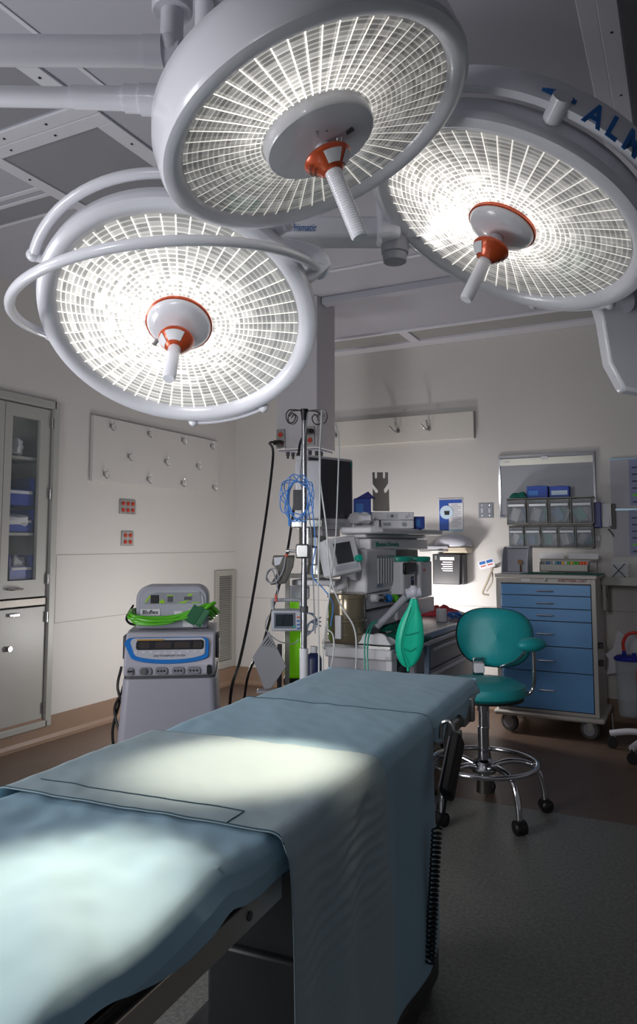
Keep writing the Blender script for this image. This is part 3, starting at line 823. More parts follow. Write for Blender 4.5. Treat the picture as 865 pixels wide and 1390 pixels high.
# console: lower vertical strip plus a sloping panel
ca = MB(); hw = .205
prof = [(-.215, zb), (-.222, zb + .045), (-.222, zb + .055), (-.175, zt - .03), (-.15, zt + .012), (-.10, zt + .022), (.20, zt + .022), (.215, zt), (.215, zb)]
Mx = Matrix(((0, 0, 1, 0), (1, 0, 0, 0), (0, 1, 0, 0), (0, 0, 0, 1)))
ca.prism(prof, hw * 2, T(-hw, 0, 0) @ Mx)
ca.build('console', mat('console_shell', '#b3b1bd', .35), eu, bev=.012)
# sloping face frame
p0 = Vector((0, -.222, zb + .055)); p1 = Vector((0, -.168, zt - .01))
up = (p1 - p0).normalized(); nrm = Vector((1, 0, 0)).cross(up).normalized()
if nrm.y > 0: nrm = -nrm
PM = Matrix((Vector((1, 0, 0)), up, nrm)).transposed().to_4x4(); PM.translation = (p0 + p1) / 2 + nrm * .004
PH = (p1 - p0).length
def smile(w, h, r, sag):
    top = [(-w / 2 + r, h / 2), (w / 2 - r, h / 2)]
    out = [(-w / 2 + r * math.sin(R(a)), h / 2 - r + r * math.cos(R(a))) for a in range(-90, 1, 18)]
    out += [(w / 2 - r + r * math.sin(R(a)), h / 2 - r + r * math.cos(R(a))) for a in range(0, 91, 18)]
    n = 14
    for k in range(n + 1):
        x = w / 2 * math.cos(PI * k / n) * (1 if 0 < k < n else 1)
        out.append((x, -h / 2 + sag * (1 - math.sin(PI * k / n)) ** 1.0))
    return out
MB().prism(smile(.352, PH * 1.0, .03, .035), .006, PM).build('blue_surround', blue_panel, eu, bev=.002)
MB().prism(smile(.318, PH * .82, .02, .030), .003, PM @ T(0, .006, .006)).build('panel', light_grey, eu)
MB().prism(rrect(.305, PH * .36, .012), .003, PM @ T(0, PH * .19, .0085)).build('display_window', black_gloss, eu)
for x, w in ((-.115, .045), (-.03, .07), (.055, .07), (.125, .04)):
    MB().prism(rrect(w, PH * .24, .003), .0015, PM @ T(x, PH * .18, .0115)).build('display', mat('dim_display', '#3b3432', .3), eu)
MB().prism([(-.15, .0), (-.03, .0), (-.03, .006), (-.15, .006)], .001, PM @ T(0, PH * .36, .0115)).build('indicator_bar', mat('amber_strip', '#b98a3a', .4), eu)
b = MB()
for i in range(10): b.prism(rrect(.013, .006, .002), .002, PM @ T(-.15 + i * .033, -PH * .07 - (.006 if 2 < i < 7 else 0), .009))
b.build('keys', paper, eu)
text('ELECTROSURGERY SYSTEM', .013, ink, eu, PM @ T(0, -PH * .22, .0095), sx=.9)
# lower socket strip
yf = -.222
for i, (x, w) in enumerate(((-.172, .03), (-.105, .055), (-.035, .055), (.04, .055), (.11, .06))):
    MB().prism(rrect(w, .034, .014), .004, T(x, yf, zb + .026) @ FRONT).build('socket_plate', mat('socket_plate', '#83828c', .4), eu, bev=.001)
    k = MB()
    if i == 1: k.cyl((x - .008, yf - .004, zb + .026), (x - .008, yf - .012, zb + .026), .015, seg=24)
    else:
        for j in (-1, 0, 1): k.cyl((x + j * w * .25, yf - .003, zb + .026), (x + j * w * .25, yf - .006, zb + .026), .0045, seg=10)
    k.build('socket', ink if i != 1 else steel, eu)
MB().prism(rrect(.022, .045, .009), .005, T(.18, yf, zb + .028) @ FRONT).build('power_switch', black, eu, bev=.001)
# side grips
for s in (-1, 1):
    MB().box((s * .212, -.08, zt - .055), (.018, .12, .11), (.0, 0, 0)).build('grip', dark_grey, eu, bev=.008)
for x in (-.2, .2):
    for y in (-.19, .19):
        MB().cyl((x - .015, y, .04), (x + .015, y, .04), .04, seg=24).box((x, y, .075), (.05, .05, .03)).build('caster', dark_grey, eu)
# black mains lead hanging on its left side
q = [at(165, 905, s_ + .05), at(160, 935, s_), at(172, 975, s_ - .02), at(165, 1010, s_ - .02), at(156, 1018, s_), at(153, 990, s_ + .02), at(162, 955, s_ + .03), at(169, 930, s_), at(174, 960, s_ - .03), at(170, 1000, s_ - .03), at(160, 985, s_), at(156, 960, s_ + .02), at(168, 938, s_ + .02), at(176, 925, s_ + .06)]
tag(MB().tube(q, .007).build('mains_cable', black), 'black mains cable coiled at the left of the grey console', 'cord')

# pump on top -----------------------------------------------------------------
zz = zt + .023
pu = thing('cuff_pump', (loc.x, loc.y, zz), RZ, 'small grey arched pump with lime panel, lettered Bluflex, atop the console', 'medical device')
H_ = zpx(794) - zz; w_ = .335
def arch(w, h, r, n=8):
    o = [(w / 2, 0), (w / 2, h - r)] + [(w / 2 - r + r * math.cos(R(a)), h - r + r * math.sin(R(a))) for a in range(10, 91, 10)]
    o += [(-w / 2 + r + r * math.cos(R(a)), h - r + r * math.sin(R(a))) for a in range(90, 180, 10)] + [(-w / 2, h - r), (-w / 2, 0)]
    return o
B_ = MB().prism(arch(w_, H_, .06), .18, T(0, .06, .004) @ FRONT)
B_.build('casing', mat('pump_shell', '#9e9fa9', .4), pu, bev=.012)
yf = -.121
MB().prism(arch(w_ * .88, H_ * .86, .05), .003, T(0, yf, H_ * .06) @ FRONT).build('front_panel', mat('pump_front', '#a4a6b0', .4), pu, bev=.001)
MB().prism([(-.13, .118), (-.10, .165), (-.07, .172), (.13, .172), (.135, .12)], .002, T(0, yf - .003, .0) @ FRONT).build('control_panel', mat('panel_grey', '#8b8d94', .4), pu)
lime = mat('lime_print', '#8fc31a', .5)
b = MB()
for pl in ([(-.128, .128), (-.105, .158), (-.095, .158), (-.118, .128)], [(-.06, .122), (-.03, .122), (-.045, .142), (-.06, .130)], [(.02, .122), (.06, .122), (.08, .14), (.05, .13)], [(.075, .165), (.10, .165), (.085, .155), (.07, .155)], [(.09, .122), (.125, .122), (.125, .126), (.09, .126)], [(-.025, .155), (.005, .155), (.005, .160), (-.025, .160)]):
    b.prism(pl, .001, T(0, yf - .005, 0) @ FRONT)
b.build('lime_flashes', lime, pu)
MB().bb(-.10, -.062, yf - .008, yf - .004, .122, .160).build('rocker_switch', ink, pu, bev=.002)
MB().bb(-.022, .002, yf - .007, yf - .004, .128, .155).bb(.055, .09, yf - .007, yf - .004, .136, .152).build('readout', dark_grey, pu)
MB().bb(-.145, -.055, yf - .006, yf - .003, .066, .095).build('name_plate', paper, pu)
text('Bluflex', .027, ink, pu, T(-.10, yf - .0065, .081) @ FRONT, bold=.0006)
MB().bb(.01, .05, yf - .006, yf - .003, .066, .085).bb(.075, .12, yf - .006, yf - .003, .075, .093).bb(.05, .10, yf - .006, yf - .003, -.0 + .012, .05).build('sticker', paper, pu)
for s in (-1, 1): MB().box((s * .17, -.03, .08), (.02, .06, .03)).build('lug', black, pu, bev=.004)
MB().box((0, -.06, .003), (.2, .1, .006)).build('foot', dark_grey, pu)
# green tubing loops round the pump
gh = thing('green_hose', (loc.x, loc.y, zz + .05), RZ, 'bright green hose bundle wrapped around the grey pump front', 'hose')
for k, (dz, w, tl_) in enumerate(((0.03, .19, .0), (.018, .20, .02), (.006, .185, .012), (-.004, .175, .03), (.02, .178, -.01))):
    pts = [(-w, -.10, .0 + dz), (-w * .93, -.15, dz - .012), (-w * .5, -.152 - k * .006, dz - .022 + tl_ * .2), (0, -.152 - k * .006, dz - .018 + tl_ * .4), (w * .5, -.15 - k * .006, dz + .004 + tl_), (w * .85, -.145, dz + .028 + tl_), (w * 1.04, -.10, dz + .01), (w * 1.0, -.02, dz - .01), (w * 1.0, .05, dz), (0, .09 + .004 * k, dz), (-w * 1.0, .05, dz)]
    MB().tube(pts, .0075, closed=True).build('coil', green_hose, gh)
MB().tube([(.10, -.16, .0), (.17, -.17, .06), (.20, -.15, .075)], .0085).build('loose_end', green_hose, gh)
b = MB()
for u in range(2):
    b.box((.135 - u * .03, -.178 - u * .003, .012 - u * -.01), (.05, .003, .085), (0, .55, 0))
b.build('gridded_tag', mat('dark_green_print', '#0b5a35', .5, var=.2, vs=40), gh)
b = MB()
for i in range(5): b.box((.135 + (i - 2) * .009, -.1805, .012), (.0012, .001, .075), (0, .55, 0))
b.build('tag_lines', mat('pale_green_print', '#7fb894', .5), gh)
tag(MB().tube([at(181, 822, s_ + .05), at(172, 838, s_ - .05), at(176, 846, s_ - .1), at(186, 848, s_ - .08), at(196, 848, s_ - .06)], .006).build('black_lead', black), 'short black lead looping out at the left of the pump', 'cord')

# ================================================================ SERVICE COLUMN AND ITS CORD
sc = thing('service_column', (-2.46, 4.74, 2.02), 0, 'white square service column hanging from the ceiling with red outlets', 'service column')
x0 = ony(375, 600, 4.6).x; x1 = -2.307; zc0 = 2.02
MB().bb(x0, x1, 4.6, 4.9, zc0, 3.12).build('casing', mat('column_paint', '#c6c2c6', .45, var=.03), sc, world=True, bev=.006)
MB().bb(x0 + .01, x1 - .01, 4.62, 4.88, zc0 - .012, zc0).build('bottom_plate', mid_grey, sc, world=True)
def cout(u, v, hasplug):
    p = ony(u, v, 4.6); 
    pl = MB().bb(p.x - .035, p.x + .035, 4.588, 4.6, p.z - .07, p.z + .07).build('outlet_plate', steel, sc, world=True, bev=.003)
    for dz in (-.03, .03): MB().cyl((p.x, 4.588, p.z + dz), (p.x, 4.583, p.z + dz), .018, seg=20).build('socket', red_plastic, pl, world=True)
    return p
pA = cout(382, 596, 1); pB = cout(422, 592, 1)
for i, u in enumerate((391, 398, 405, 421, 430, 436)):
    p = ony(u, 606, 4.66 + .05 * (i % 3))
    MB().cyl((p.x, p.y, zc0 - .04), (p.x, p.y, zc0 - .01), .014, seg=14).cyl((p.x, p.y, zc0 - .06), (p.x, p.y, zc0 - .04), .009, seg=12).build('gas_outlet', dark_grey, sc, world=True)
# long black cord from the column outlet to the floor
p = [Vector((pA.x, 4.575, pA.z - .03)), Vector((pA.x - .05, 4.52, pA.z - .035)), at(371, 615, 4.85), at(364, 680, 4.7), at(352, 760, 4.5), at(338, 840, 4.3), at(325, 900, 4.1), at(313, 945, 3.9)]
p += [onz(311, 962 + 80, .01), onz(330, 1030, .01)]
oc = thing('black_power_cord', Vector((pA.x, 4.58, pA.z - .1)), 0, 'long black power cord running from the column outlet down towards floor', 'cord')
MB().tube(p, .009).build('lead', black, oc, world=True)
MB().box((pA.x - .01, 4.565, pA.z - .03), (.06, .035, .035)).build('plug', black, oc, world=True, bev=.006)
oc = thing('black_power_cord', Vector((pB.x, 4.58, pB.z - .1)), 0, 'second black power cord hanging behind the drip stand to the floor', 'cord')
p = [Vector((pB.x, 4.57, pB.z + .03)), at(408, 600, 4.6), at(404, 640, 4.6), at(399, 690, 4.55), at(388, 760, 4.4), at(372, 820, 4.3), at(355, 880, 4.2), at(335, 925, 4.05), onz(325, 1035, .01)]
MB().tube(p, .008).build('lead', black, oc, world=True)
MB().box((pB.x, 4.565, pB.z + .03), (.06, .035, .035)).build('plug', black, oc, world=True, bev=.006)
oc['label'] = 'thinner black power cord from right-hand column outlet, behind drip stand'

# ================================================================ DRIP STAND
sI = 3.5
ip = at(413, 700, sI); px_, py_ = ip.x, ip.y
iv = thing('drip_stand', (px_, py_, 0), HEAD, 'tall chrome drip stand with curled hooks and white lower tube', 'drip stand')
def zi(v, s=sI): return 1.35 + s * ((650 - v) / FPX * math.cos(TILT) + math.sin(TILT))
MB().cyl((0, 0, zi(780)), (0, 0, zi(566)), .0125, seg=20).build('upper_pole', pole_chrome, iv)
MB().cyl((0, 0, zi(885)), (0, 0, zi(775)), .0145, seg=20).build('middle_pole', pole_chrome, iv)
MB().cyl((0, 0, .12), (0, 0, zi(878)), .020, seg=20).build('lower_tube', white_paint, iv)
MB().cyl((0, 0, zi(570)), (0, 0, zi(553)), .012, .020, seg=20).build('hub', black, iv, bev=.002)
zz = zi(556)
for a, l in ((200, .08), (165, .07), (20, .075), (-12, .10)):
    ca, sa = math.cos(R(a)), math.sin(R(a)); sg = 1 if ca > 0 else -1
    P_ = [(0, 0, 0), (l * .6, 0, .004), (l, 0, -.002), (l + .012, 0, -.03), (l, 0, -.06), (l - .025, 0, -.055), (l - .035, 0, -.03), (l - .02, 0, -.012), (l - .005, 0, -.03)]
    MB().tube([(x * ca, x * sa, zz + z) for x, y, z in P_], .0032).build('hook', steel_dark, iv)
MB().box((-.008, 0, zi(748)), (.062, .05, .068)).build('clamp', steel, iv, bev=.008)
MB().cyl((-.035, 0, zi(748)), (-.075, 0, zi(748)), .006).cyl((-.07, 0, zi(748)), (-.085, 0, zi(748)), .014, seg=12).build('clamp_screw', steel, iv)
MB().cyl((0, -.0, zi(830)), (0, 0, zi(822)), .02).build('collar', dark_grey, iv)
for k in range(5):
    a = 2 * PI * k / 5 + .5
    MB().tube([(0, 0, .13), (.12 * math.cos(a), .12 * math.sin(a), .125), (.27 * math.cos(a), .27 * math.sin(a), .085)], .016).cyl((.27 * math.cos(a), .27 * math.sin(a), .09), (.27 * math.cos(a), .27 * math.sin(a), .05), .01).sph((.27 * math.cos(a), .27 * math.sin(a), .030), .029).build('leg', mid_grey, iv)
nb = thing('navy_bottle', at(426, 925, 3.62), HEAD, 'navy blue capped container standing right of the white stand tube', 'container')
MB().lathe([(0, -.05), (.038, -.05), (.04, -.04), (.04, .11), (.03, .13), (.012, .14), (0, .14)], seg=24).build('body', mat('navy_body', '#16224f', .4), nb)
MB().lathe([(0, .14), (.018, .14), (.018, .17), (0, .17)], seg=16).build('cap', paper, nb)
MB().lathe([(.0405, .02), (.0408, .02), (.0408, .07), (.0405, .07)], seg=24, a0=R(200), a1=R(330)).build('label', paper, nb)
# blue tubing coil hung on the stand
def loops(name, m, cen, n, w, h, r, label, seed, world_s, catg='tubing', squash=.25):
    rnd = random.Random(seed); pts = []
    for k in range(n * 10):
        a = 2 * PI * k / 10; f = 1 + .25 * math.sin(k * 1.7 + seed)
        pts.append((cen[0] + w * math.cos(a) * f + rnd.uniform(-1, 1) * w * .15, cen[1] + h * math.sin(a) * f + abs(math.cos(a)) * 0, world_s + rnd.uniform(-.04, .04) * squash))
    return tag(MB().tube([at(*p) for p in pts], r, seg=6, smooth=4).build(name, m), label, catg)
blue_tube = mat('blue_tubing', '#4a86d0', .35)
loops('blue_tubing', blue_tube, (404, 676), 5, 19, 27, .0027, 'loops of thin bright blue tubing hung on drip stand', 4, sI - .04)
tag(MB().tube([at(394, 706, sI), at(393, 712, sI), at(392, 670, sI - .02), at(400, 652, sI - .03)], .006).build('blue_connector', blue_tube), 'straight blue connector under the coil of blue tubing', 'tubing')
tag(MB().tube([at(u, v, sI - .03) for u, v in ((414, 645), (424, 690), (428, 740), (424, 780), (440, 800), (452, 820), (449, 850))], .003).build('blue_line', blue_tube), 'single blue line falling past display towards the drapes', 'tubing')
# clear / white lines
def line(pts, m, r, label, name='clear_line', catg='tubing', group=None): return tag(MB().tube([at(*p) for p in pts], r, seg=6).build(name, m), label, catg, group)
wt = mat('white_tubing', '#c5c8c8', .35)
line([(437, 556, 3.45), (435, 600, 3.45), (434, 700, 3.42), (432, 800, 3.4), (433, 880, 3.4), (433, 925, 3.35)], wt, .0038, 'straight pale line hanging vertically just right of drip pole', 'pale_line')
line([(455, 575, 3.5), (460, 600, 3.5), (458, 680, 3.5), (455, 740, 3.45), (448, 800, 3.4), (440, 870, 3.4), (438, 925, 3.35)], wt, .0035, 'pale line curving past the monitor screen from stand hook', 'pale_line')
line([(437, 560, 3.45), (434, 640, 3.44), (443, 715, 3.42), (448, 780, 3.4), (462, 820, 3.4), (480, 850, 3.4), (484, 880, 3.4), (482, 925, 3.4)], wt, .0038, 'pale line sweeping down right in front of gold canister', 'pale_line')
line([(443, 853, 3.4), (452, 862, 3.4), (453, 885, 3.4), (445, 925, 3.4)], wt, .0035, 'short pale line looping beside the drip stand foot', 'pale_line')
line([(418, 560, 3.5), (413, 600, 3.52), (408, 650, 3.52), (420, 700, 3.5), (424, 760, 3.5), (428, 860, 3.45)], mat('grey_tubing', '#8f9396', .4), .003, 'thin grey line tangled around the drip stand pole', 'grey_line')

# small bracket with coiled lead, left of the clamp
bk = thing('wire_bracket', at(383, 790, 3.6), HEAD, 'tilted grey wall bracket box with coiled sensor lead left of stand', 'bracket')
Mh = Matrix.Rotation(HEAD, 4, 'Z') @ FRONT
def poly_px(pl, s, d):
    M0 = T(*at(pl[0][0], pl[0][1], s)) @ Mh; Mi = M0.inverted(); out = []
    for u, v in pl:
        q = Mi @ at(u, v, s); out.append((q.x, q.y))
    return out, -d, M0
MB().prism(*poly_px([(371, 754), (400, 754), (398, 770), (388, 792), (367, 794), (378, 774), (369, 766)], 3.6, .05)).build('box', mat('olive_grey', '#4f4c45', .5), bk, world=True, bev=.004)
MB().prism(*poly_px([(372, 757), (384, 756), (380, 766), (373, 768)], 3.595, .004)).build('flap', light_grey, bk, world=True)
MB().tube([at(*p) for p in ((388, 756, 3.58), (384, 775, 3.56), (374, 790, 3.55), (362, 788, 3.55), (364, 775, 3.55), (374, 772, 3.55), (378, 785, 3.55), (368, 792, 3.56), (362, 782, 3.56), (370, 774, 3.56), (377, 800, 3.56), (375, 812, 3.56))], .0035, seg=6).build('lead', mid_grey, bk, world=True)
MB().box(at(389, 754, 3.57), (.014, .01, .014)).box(at(375, 812, 3.56), (.012, .01, .035)).build('red_clip', mat('red_clip', '#b3402c', .4), bk, world=True, bev=.002)

# small vital-signs monitor -------------------------------------------------------
sV = 3.62
vm_ = thing('vital_signs_monitor', at(389, 858, sV), HEAD, 'small grey vital signs monitor with carrying handle and dark screen', 'monitor')
K = sV / FPX
def lx(u): return (u - 389) * K
zV0 = at(389, 858, sV).z
def lz(v): return at(389, v, sV).z - zV0
MB().bb(lx(368), lx(409), 0, .12, lz(857), lz(829)).build('casing', mat('monitor_shell', '#aeb2ba', .4), vm_, bev=.008)
MB().bb(lx(372), lx(401), -.003, .002, lz(853), lz(832)).build('bezel', mat('slate_bezel', '#5b6170', .35), vm_, bev=.002)
MB().bb(lx(374), lx(398), -.005, .001, lz(850), lz(834)).build('screen', black_gloss, vm_, bev=.001)
for v, m in ((838, orange), (843, blue_ink), (848, blue_ink), (853, blue_ink)): MB().bb(lx(403), lx(407), -.004, .001, lz(v + 1), lz(v - 1)).build('button', m, vm_)
MB().bb(lx(398), lx(401), -.006, 0, lz(852), lz(849)).build('green_key', teal, vm_)
MB().tube([(lx(370), .05, lz(829)), (lx(369), .05, lz(818)), (lx(373), .05, lz(816)), (lx(404), .05, lz(816)), (lx(408), .05, lz(819)), (lx(408), .05, lz(829))], .009, smooth=3).build('handle', mat('monitor_handle', '#9a9ca4', .4), vm_)
line([(365, 835, 3.65), (361, 845, 3.65), (362, 856, 3.64), (378, 870, 3.6), (398, 874, 3.6), (406, 868, 3.6)], mat('grey_tubing', '#8f9396', .4), .003, 'grey sensor lead drooping below the small monitor', 'sensor_lead', 'cord')
for i in range(3):
    line([(417 + 2 * i, 832, 3.6), (427 + i * 2, 835 + 4 * i, 3.6), (424 + i, 855, 3.6), (416, 862 - i * 3, 3.6), (421, 845, 3.58), (436, 838 + i * 6, 3.6)], mat('grey_lead', '#75829a', .4), .0035, ['topmost', 'middle', 'lowest'][i] + ' of three blue-grey leads bunched right of the drip pole', 'coiled_lead', 'cord')

# lime oxygen case and grey post behind the stand -----------------------------------
lg = thing('lime_case', onz(403, 1045, 0), HEAD, 'upright lime green case standing behind the drip stand', 'case')
sL = 4.0; bpos = at(402, 925, sL)
lg.location = (bpos.x, bpos.y, 0)
zt_ = at(402, 815, sL).z; zb_ = at(402, 922, sL).z
K = sL / FPX
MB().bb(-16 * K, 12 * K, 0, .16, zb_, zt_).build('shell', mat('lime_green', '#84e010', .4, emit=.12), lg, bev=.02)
MB().bb(-17 * K, 13 * K, -.005, .165, zb_ - .03, zb_ + .004).build('base_band', black, lg, bev=.005)
MB().bb(-13 * K, 18 * K, .02, .15, zt_ + .002, zt_ + .07).build('lid', light_grey, lg, bev=.008)
MB().bb(-.03, .03, .05, .11, 0, zb_ - .02).cyl((0, .08, 0), (0, .08, .02), .05, seg=32).build('stand', mid_grey, lg, bev=.002)
gp = thing('grey_post_frame', (at(390, 900, 3.85).x, at(390, 900, 3.85).y, 0), HEAD, 'square grey upright posts with flat arm behind the small monitor', 'frame')
z_ = at(390, 785, 3.85).z
MB().bb(-.012, .012, -.012, .012, .02, z_).build('post', grey_putty, gp, bev=.003)
MB().bb(-.055, -.03, .03, .06, .02, z_ - .35).build('post', dark_grey, gp, bev=.003)
MB().bb(-.02, .20, -.02, .10, z_, z_ + .02).build('arm', grey_putty, gp, bev=.004)
MB().bb(-.07, .03, -.10, .07, 0, .02).build('foot_plate', dark_grey, gp, bev=.005)

# framed card hanging on a corner
cdm = mat('grey_card', '#85858c', .55, var=.05)
cf = thing('instruction_card', at(368, 935, 3.5), HEAD, 'grey printed card hanging askew by one corner below monitor', 'card')
pl = [(365, 857), (389, 904), (369, 933), (359, 934), (343, 892)]
MB().prism(*poly_px(pl, 3.5, .006)).build('card', cdm, cf, world=True, bev=.002)
b = MB()
for k in range(7):
    u0, v0 = 351 + k * 1.6, 884 - k * 1.2
    a_, b_ = (u0 + k * 1.6, v0 + k * 2), (u0 + 14 + k * .6, v0 - 19 + k * 4)
    b.tube([at(a_[0], a_[1], 3.496), at(b_[0], b_[1], 3.494)], .002, seg=4, smooth=0)
for k in range(9):
    b.tube([at(366 + k * .9, 915 - k * .3 - 0, 3.496), at(377 + k * .9, 893 + k * 1.0, 3.494)], .0035, seg=4, smooth=0)
b.build('printed_lines', mat('card_print', '#2e2e34', .6), cf, world=True)
MB().box(at(362, 938, 3.5), (.09, .06, .012), (0, 0, HEAD)).build('tray', mid_grey, cf, world=True, bev=.003)
# ================================================================ ANAESTHESIA MACHINE (front faces +X)
mach = mat('machine_shell', '#b9b7bf', .42, var=.04, bump=.02, bs=150)
mach_lt = mat('machine_panel', '#d2d1d6', .4, var=.03)
mach_dk = mat('machine_recess', '#3a393b', .5)
am = thing('anaesthesia_machine', (-1.8, 4.3, 0), 0, 'grey anaesthesia machine with flowmeter panel, top shelf and drawers', 'anaesthesia machine')
def A(name, b, m, par=None, bev=.005, **k): return b.build(name, m, par or am, world=True, bev=bev, **k)
A('base', MB().prism([(-1.76, 3.64), (-1.42, 3.64), (-1.42, 5.33), (-2.25, 5.33), (-2.25, 4.7)], .68, T(0, 0, .10)), mach)
A('worktop', MB().prism([(-1.78, 3.61), (-1.385, 3.61), (-1.385, 5.35), (-2.27, 5.35), (-2.27, 4.7)], .042, T(0, 0, .78)), steel, bev=.008)
A('edge_trim', MB().bb(-1.76, -1.38, 3.60, 3.66, .745, .80).bb(-1.42, -1.38, 3.60, 5.35, .745, .775), mach_lt, bev=.008)
A('upper_body', MB().prism([(-1.77, 3.84), (-1.66, 3.84), (-1.66, 4.85), (-2.08, 4.85), (-2.08, 4.6)], .558, T(0, 0, .822)), mach)
A('top_shelf', MB().prism([(-1.73, 3.74), (-1.55, 3.74), (-1.50, 3.80), (-1.50, 4.92), (-2.10, 4.92), (-2.10, 4.55)], .035, T(0, 0, 1.402)).prism([(-1.72, 3.80), (-1.60, 3.80), (-1.60, 4.86), (-2.05, 4.86), (-2.05, 4.56)], .027, T(0, 0, 1.378)), mach_lt, bev=.01)
A('header_panel', MB().bb(-1.66, -1.585, 3.83, 4.85, 1.305, 1.375), mach_lt, bev=.01)
def txt(s, size, m, par, u, v, x, **k):
    p = onx(u, v, x); return text(s, size, m, par, T(*p) @ FACEX, world=True, **k)
txt('Datex-Ohmeda', .034, mat('logo_green', '#15896f', .5), am, 527, 739, -1.582, bold=.001, sx=1.7)
p = onx(513, 739, -1.582); A('logo_mark', MB().cyl((-1.585, p.y - .01, p.z), (-1.581, p.y - .01, p.z), .016, seg=20), mat('logo_green', '#15896f'), bev=0)
def FX(u0, v0, u1, v1, x):
    um, vm = (u0 + u1) / 2, (v0 + v1) / 2
    return onx(u0, vm, x).y, onx(u1, vm, x).y, onx(um, v1, x).z, onx(um, v0, x).z
def fx(u0, v0, u1, v1, x, d):
    y0, y1, z0, z1 = FX(u0, v0, u1, v1, x); return MB().bb(x - d, x, y0, y1, z0, z1)
fm = A('flowmeter_panel', fx(498, 745, 539, 803, -1.56, .12), mach_lt, bev=.012)
A('glass_window', fx(512, 753, 536, 796, -1.553, .008), mat('flow_glass', '#85878a', .12, coat=.6), fm, bev=.002)
y0, y1, z0, z1 = FX(512, 753, 536, 796, -1.549)
b = MB()
for k in range(7):
    y = y0 + (y1 - y0) * (k + .5) / 7; b.cyl((-1.55, y, z0 + .02), (-1.55, y, z1 - .02), .006, .008, seg=10)
A('flow_tubes', b, mat('flow_tube_glass', '#a9adb0', .2), fm, bev=0)
b = MB()
for k in range(12): b.bb(-1.552, -1.5515, y0 + .01, y1 - .01, z0 + .02 + k * (z1 - z0 - .04) / 12, z0 + .0215 + k * (z1 - z0 - .04) / 12)
A('scale_marks', b, mat('scale_print', '#5a3a38', .6), fm, bev=0)
kp_ = A('control_row', fx(498, 804, 537, 824, -1.56, .14), mach, bev=.008)
for u, m in ((505, mach_lt), (515, black), (524, blue_panel), (533, green_hose)):
    p = onx(u, 812, -1.56); A('flow_knob', MB().cyl(p, p + Vector((.035, 0, 0)), .024, .020, seg=20), chrome if m is black else m, kp_, bev=.002)
    A('knob_face', MB().cyl(p + Vector((.034, 0, 0)), p + Vector((.038, 0, 0)), .012, seg=16), m, kp_, bev=0)
sp_ = A('gauge_panel', fx(484, 744, 498, 788, -1.60, .10), mach, bev=.01)
p = onx(494, 762, -1.60) + Vector((.003, .02, 0))
p = Vector((-1.595, 3.80, 1.243)); 
for dz, m in ((.0, orange), (-.075, black)):
    c_ = onx(497, 762, -1.60) + Vector((0, 0, dz)); 
    A('gauge', MB().cyl(c_, c_ + Vector((.022, 0, 0)), .036, .033, seg=28), m, sp_, bev=.002)
    A('gauge_face', MB().cyl(c_ + Vector((.02, 0, 0)), c_ + Vector((.025, 0, 0)), .025, seg=28).box(c_ + Vector((.03, 0, 0)), (.012, .04, .012), (.7, 0, 0)), dark_grey, sp_, bev=0)
A('recess', MB().bb(-1.67, -1.655, 4.30, 4.84, .84, 1.30), mach_dk, bev=0)
A('lower_rail', fx(540, 815, 590, 836, -1.58, .10), mach, bev=.008)
A('cable_tray', fx(497, 826, 540, 850, -1.60, .08), mach, bev=.008)
# drawers facing the table side, seen to the right of the green bag
for z0, z1 in ((.60, .735), (.36, .59), (.13, .35)):
    dr = A('drawer', MB().bb(-1.425, -1.40, 4.02, 5.30, z0, z1), mat('drawer_taupe', '#a19c99', .45), bev=.005)
    A('drawer_pull', MB().bb(-1.40, -1.375, 4.3, 5.0, z1 - .03, z1 - .012), mach_lt, dr, bev=.004)
A('open_bay', MB().bb(-1.422, -1.412, 3.70, 3.98, .45, .73), black, bev=.002)
b = MB()
for k in range(3): b.tube([(-1.40, 3.78 + .06 * math.cos(a * .7 + k), .62 + .05 * math.sin(a * .7 + k) + k * .01) for a in range(9)], .007, closed=True)
A('bay_cables', b, dark_grey, bev=0)
A('bay_frame', MB().bb(-1.42, -1.385, 3.62, 3.70, .12, .77).bb(-1.42, -1.385, 3.97, 4.01, .12, .77), mach_lt, bev=.006)
for x in (-1.62, -1.5):
    for y in (3.75, 4.88): A('caster', MB().cyl((x - .02, y, .05), (x + .02, y, .05), .05, seg=24), dark_grey, bev=.003)
# vaporisers
for u, w, v0, v1, lab in ((553, .13, 762, 806, 0), (576, .17, 762, 810, 1)):
    y0, y1, z0, z1 = FX(u - 9, v0, u + 9, v1, -1.50)
    ym = (y0 + y1) / 2; wv = (y1 - y0) * .46
    v_ = A('vaporiser', MB().prism(rrect(.15, wv * 2, .02), z1 - z0, T(-1.56, ym, z0)), mach_lt, bev=.006)
    A('dial', MB().cyl((-1.56, ym, z1), (-1.56, ym, z1 + .03), wv * .8, seg=28), teal, v_, bev=.006)
    if lab == 0:
        A('black_housing', MB().box((-1.50, ym, z1 - .04), (.05, wv * 1.9, .07)), black, v_, bev=.01)
        A('fill_gauge', MB().bb(-1.484, -1.480, ym + .02, ym + .06, z0 + .05, z1 - .09), ink, v_, bev=0)
        A('blue_key', MB().cyl((-1.485, ym - .02, z0 + .13), (-1.479, ym - .02, z0 + .13), .012, seg=14).bb(-1.481, -1.478, ym + .022, ym + .058, z0 + .08, z0 + .09), blue_panel, v_, bev=0)
    else:
        A('red_print', MB().bb(-1.484, -1.482, ym - .07, ym - .03, z1 - .06, z1 - .045), red_plastic, v_, bev=0)
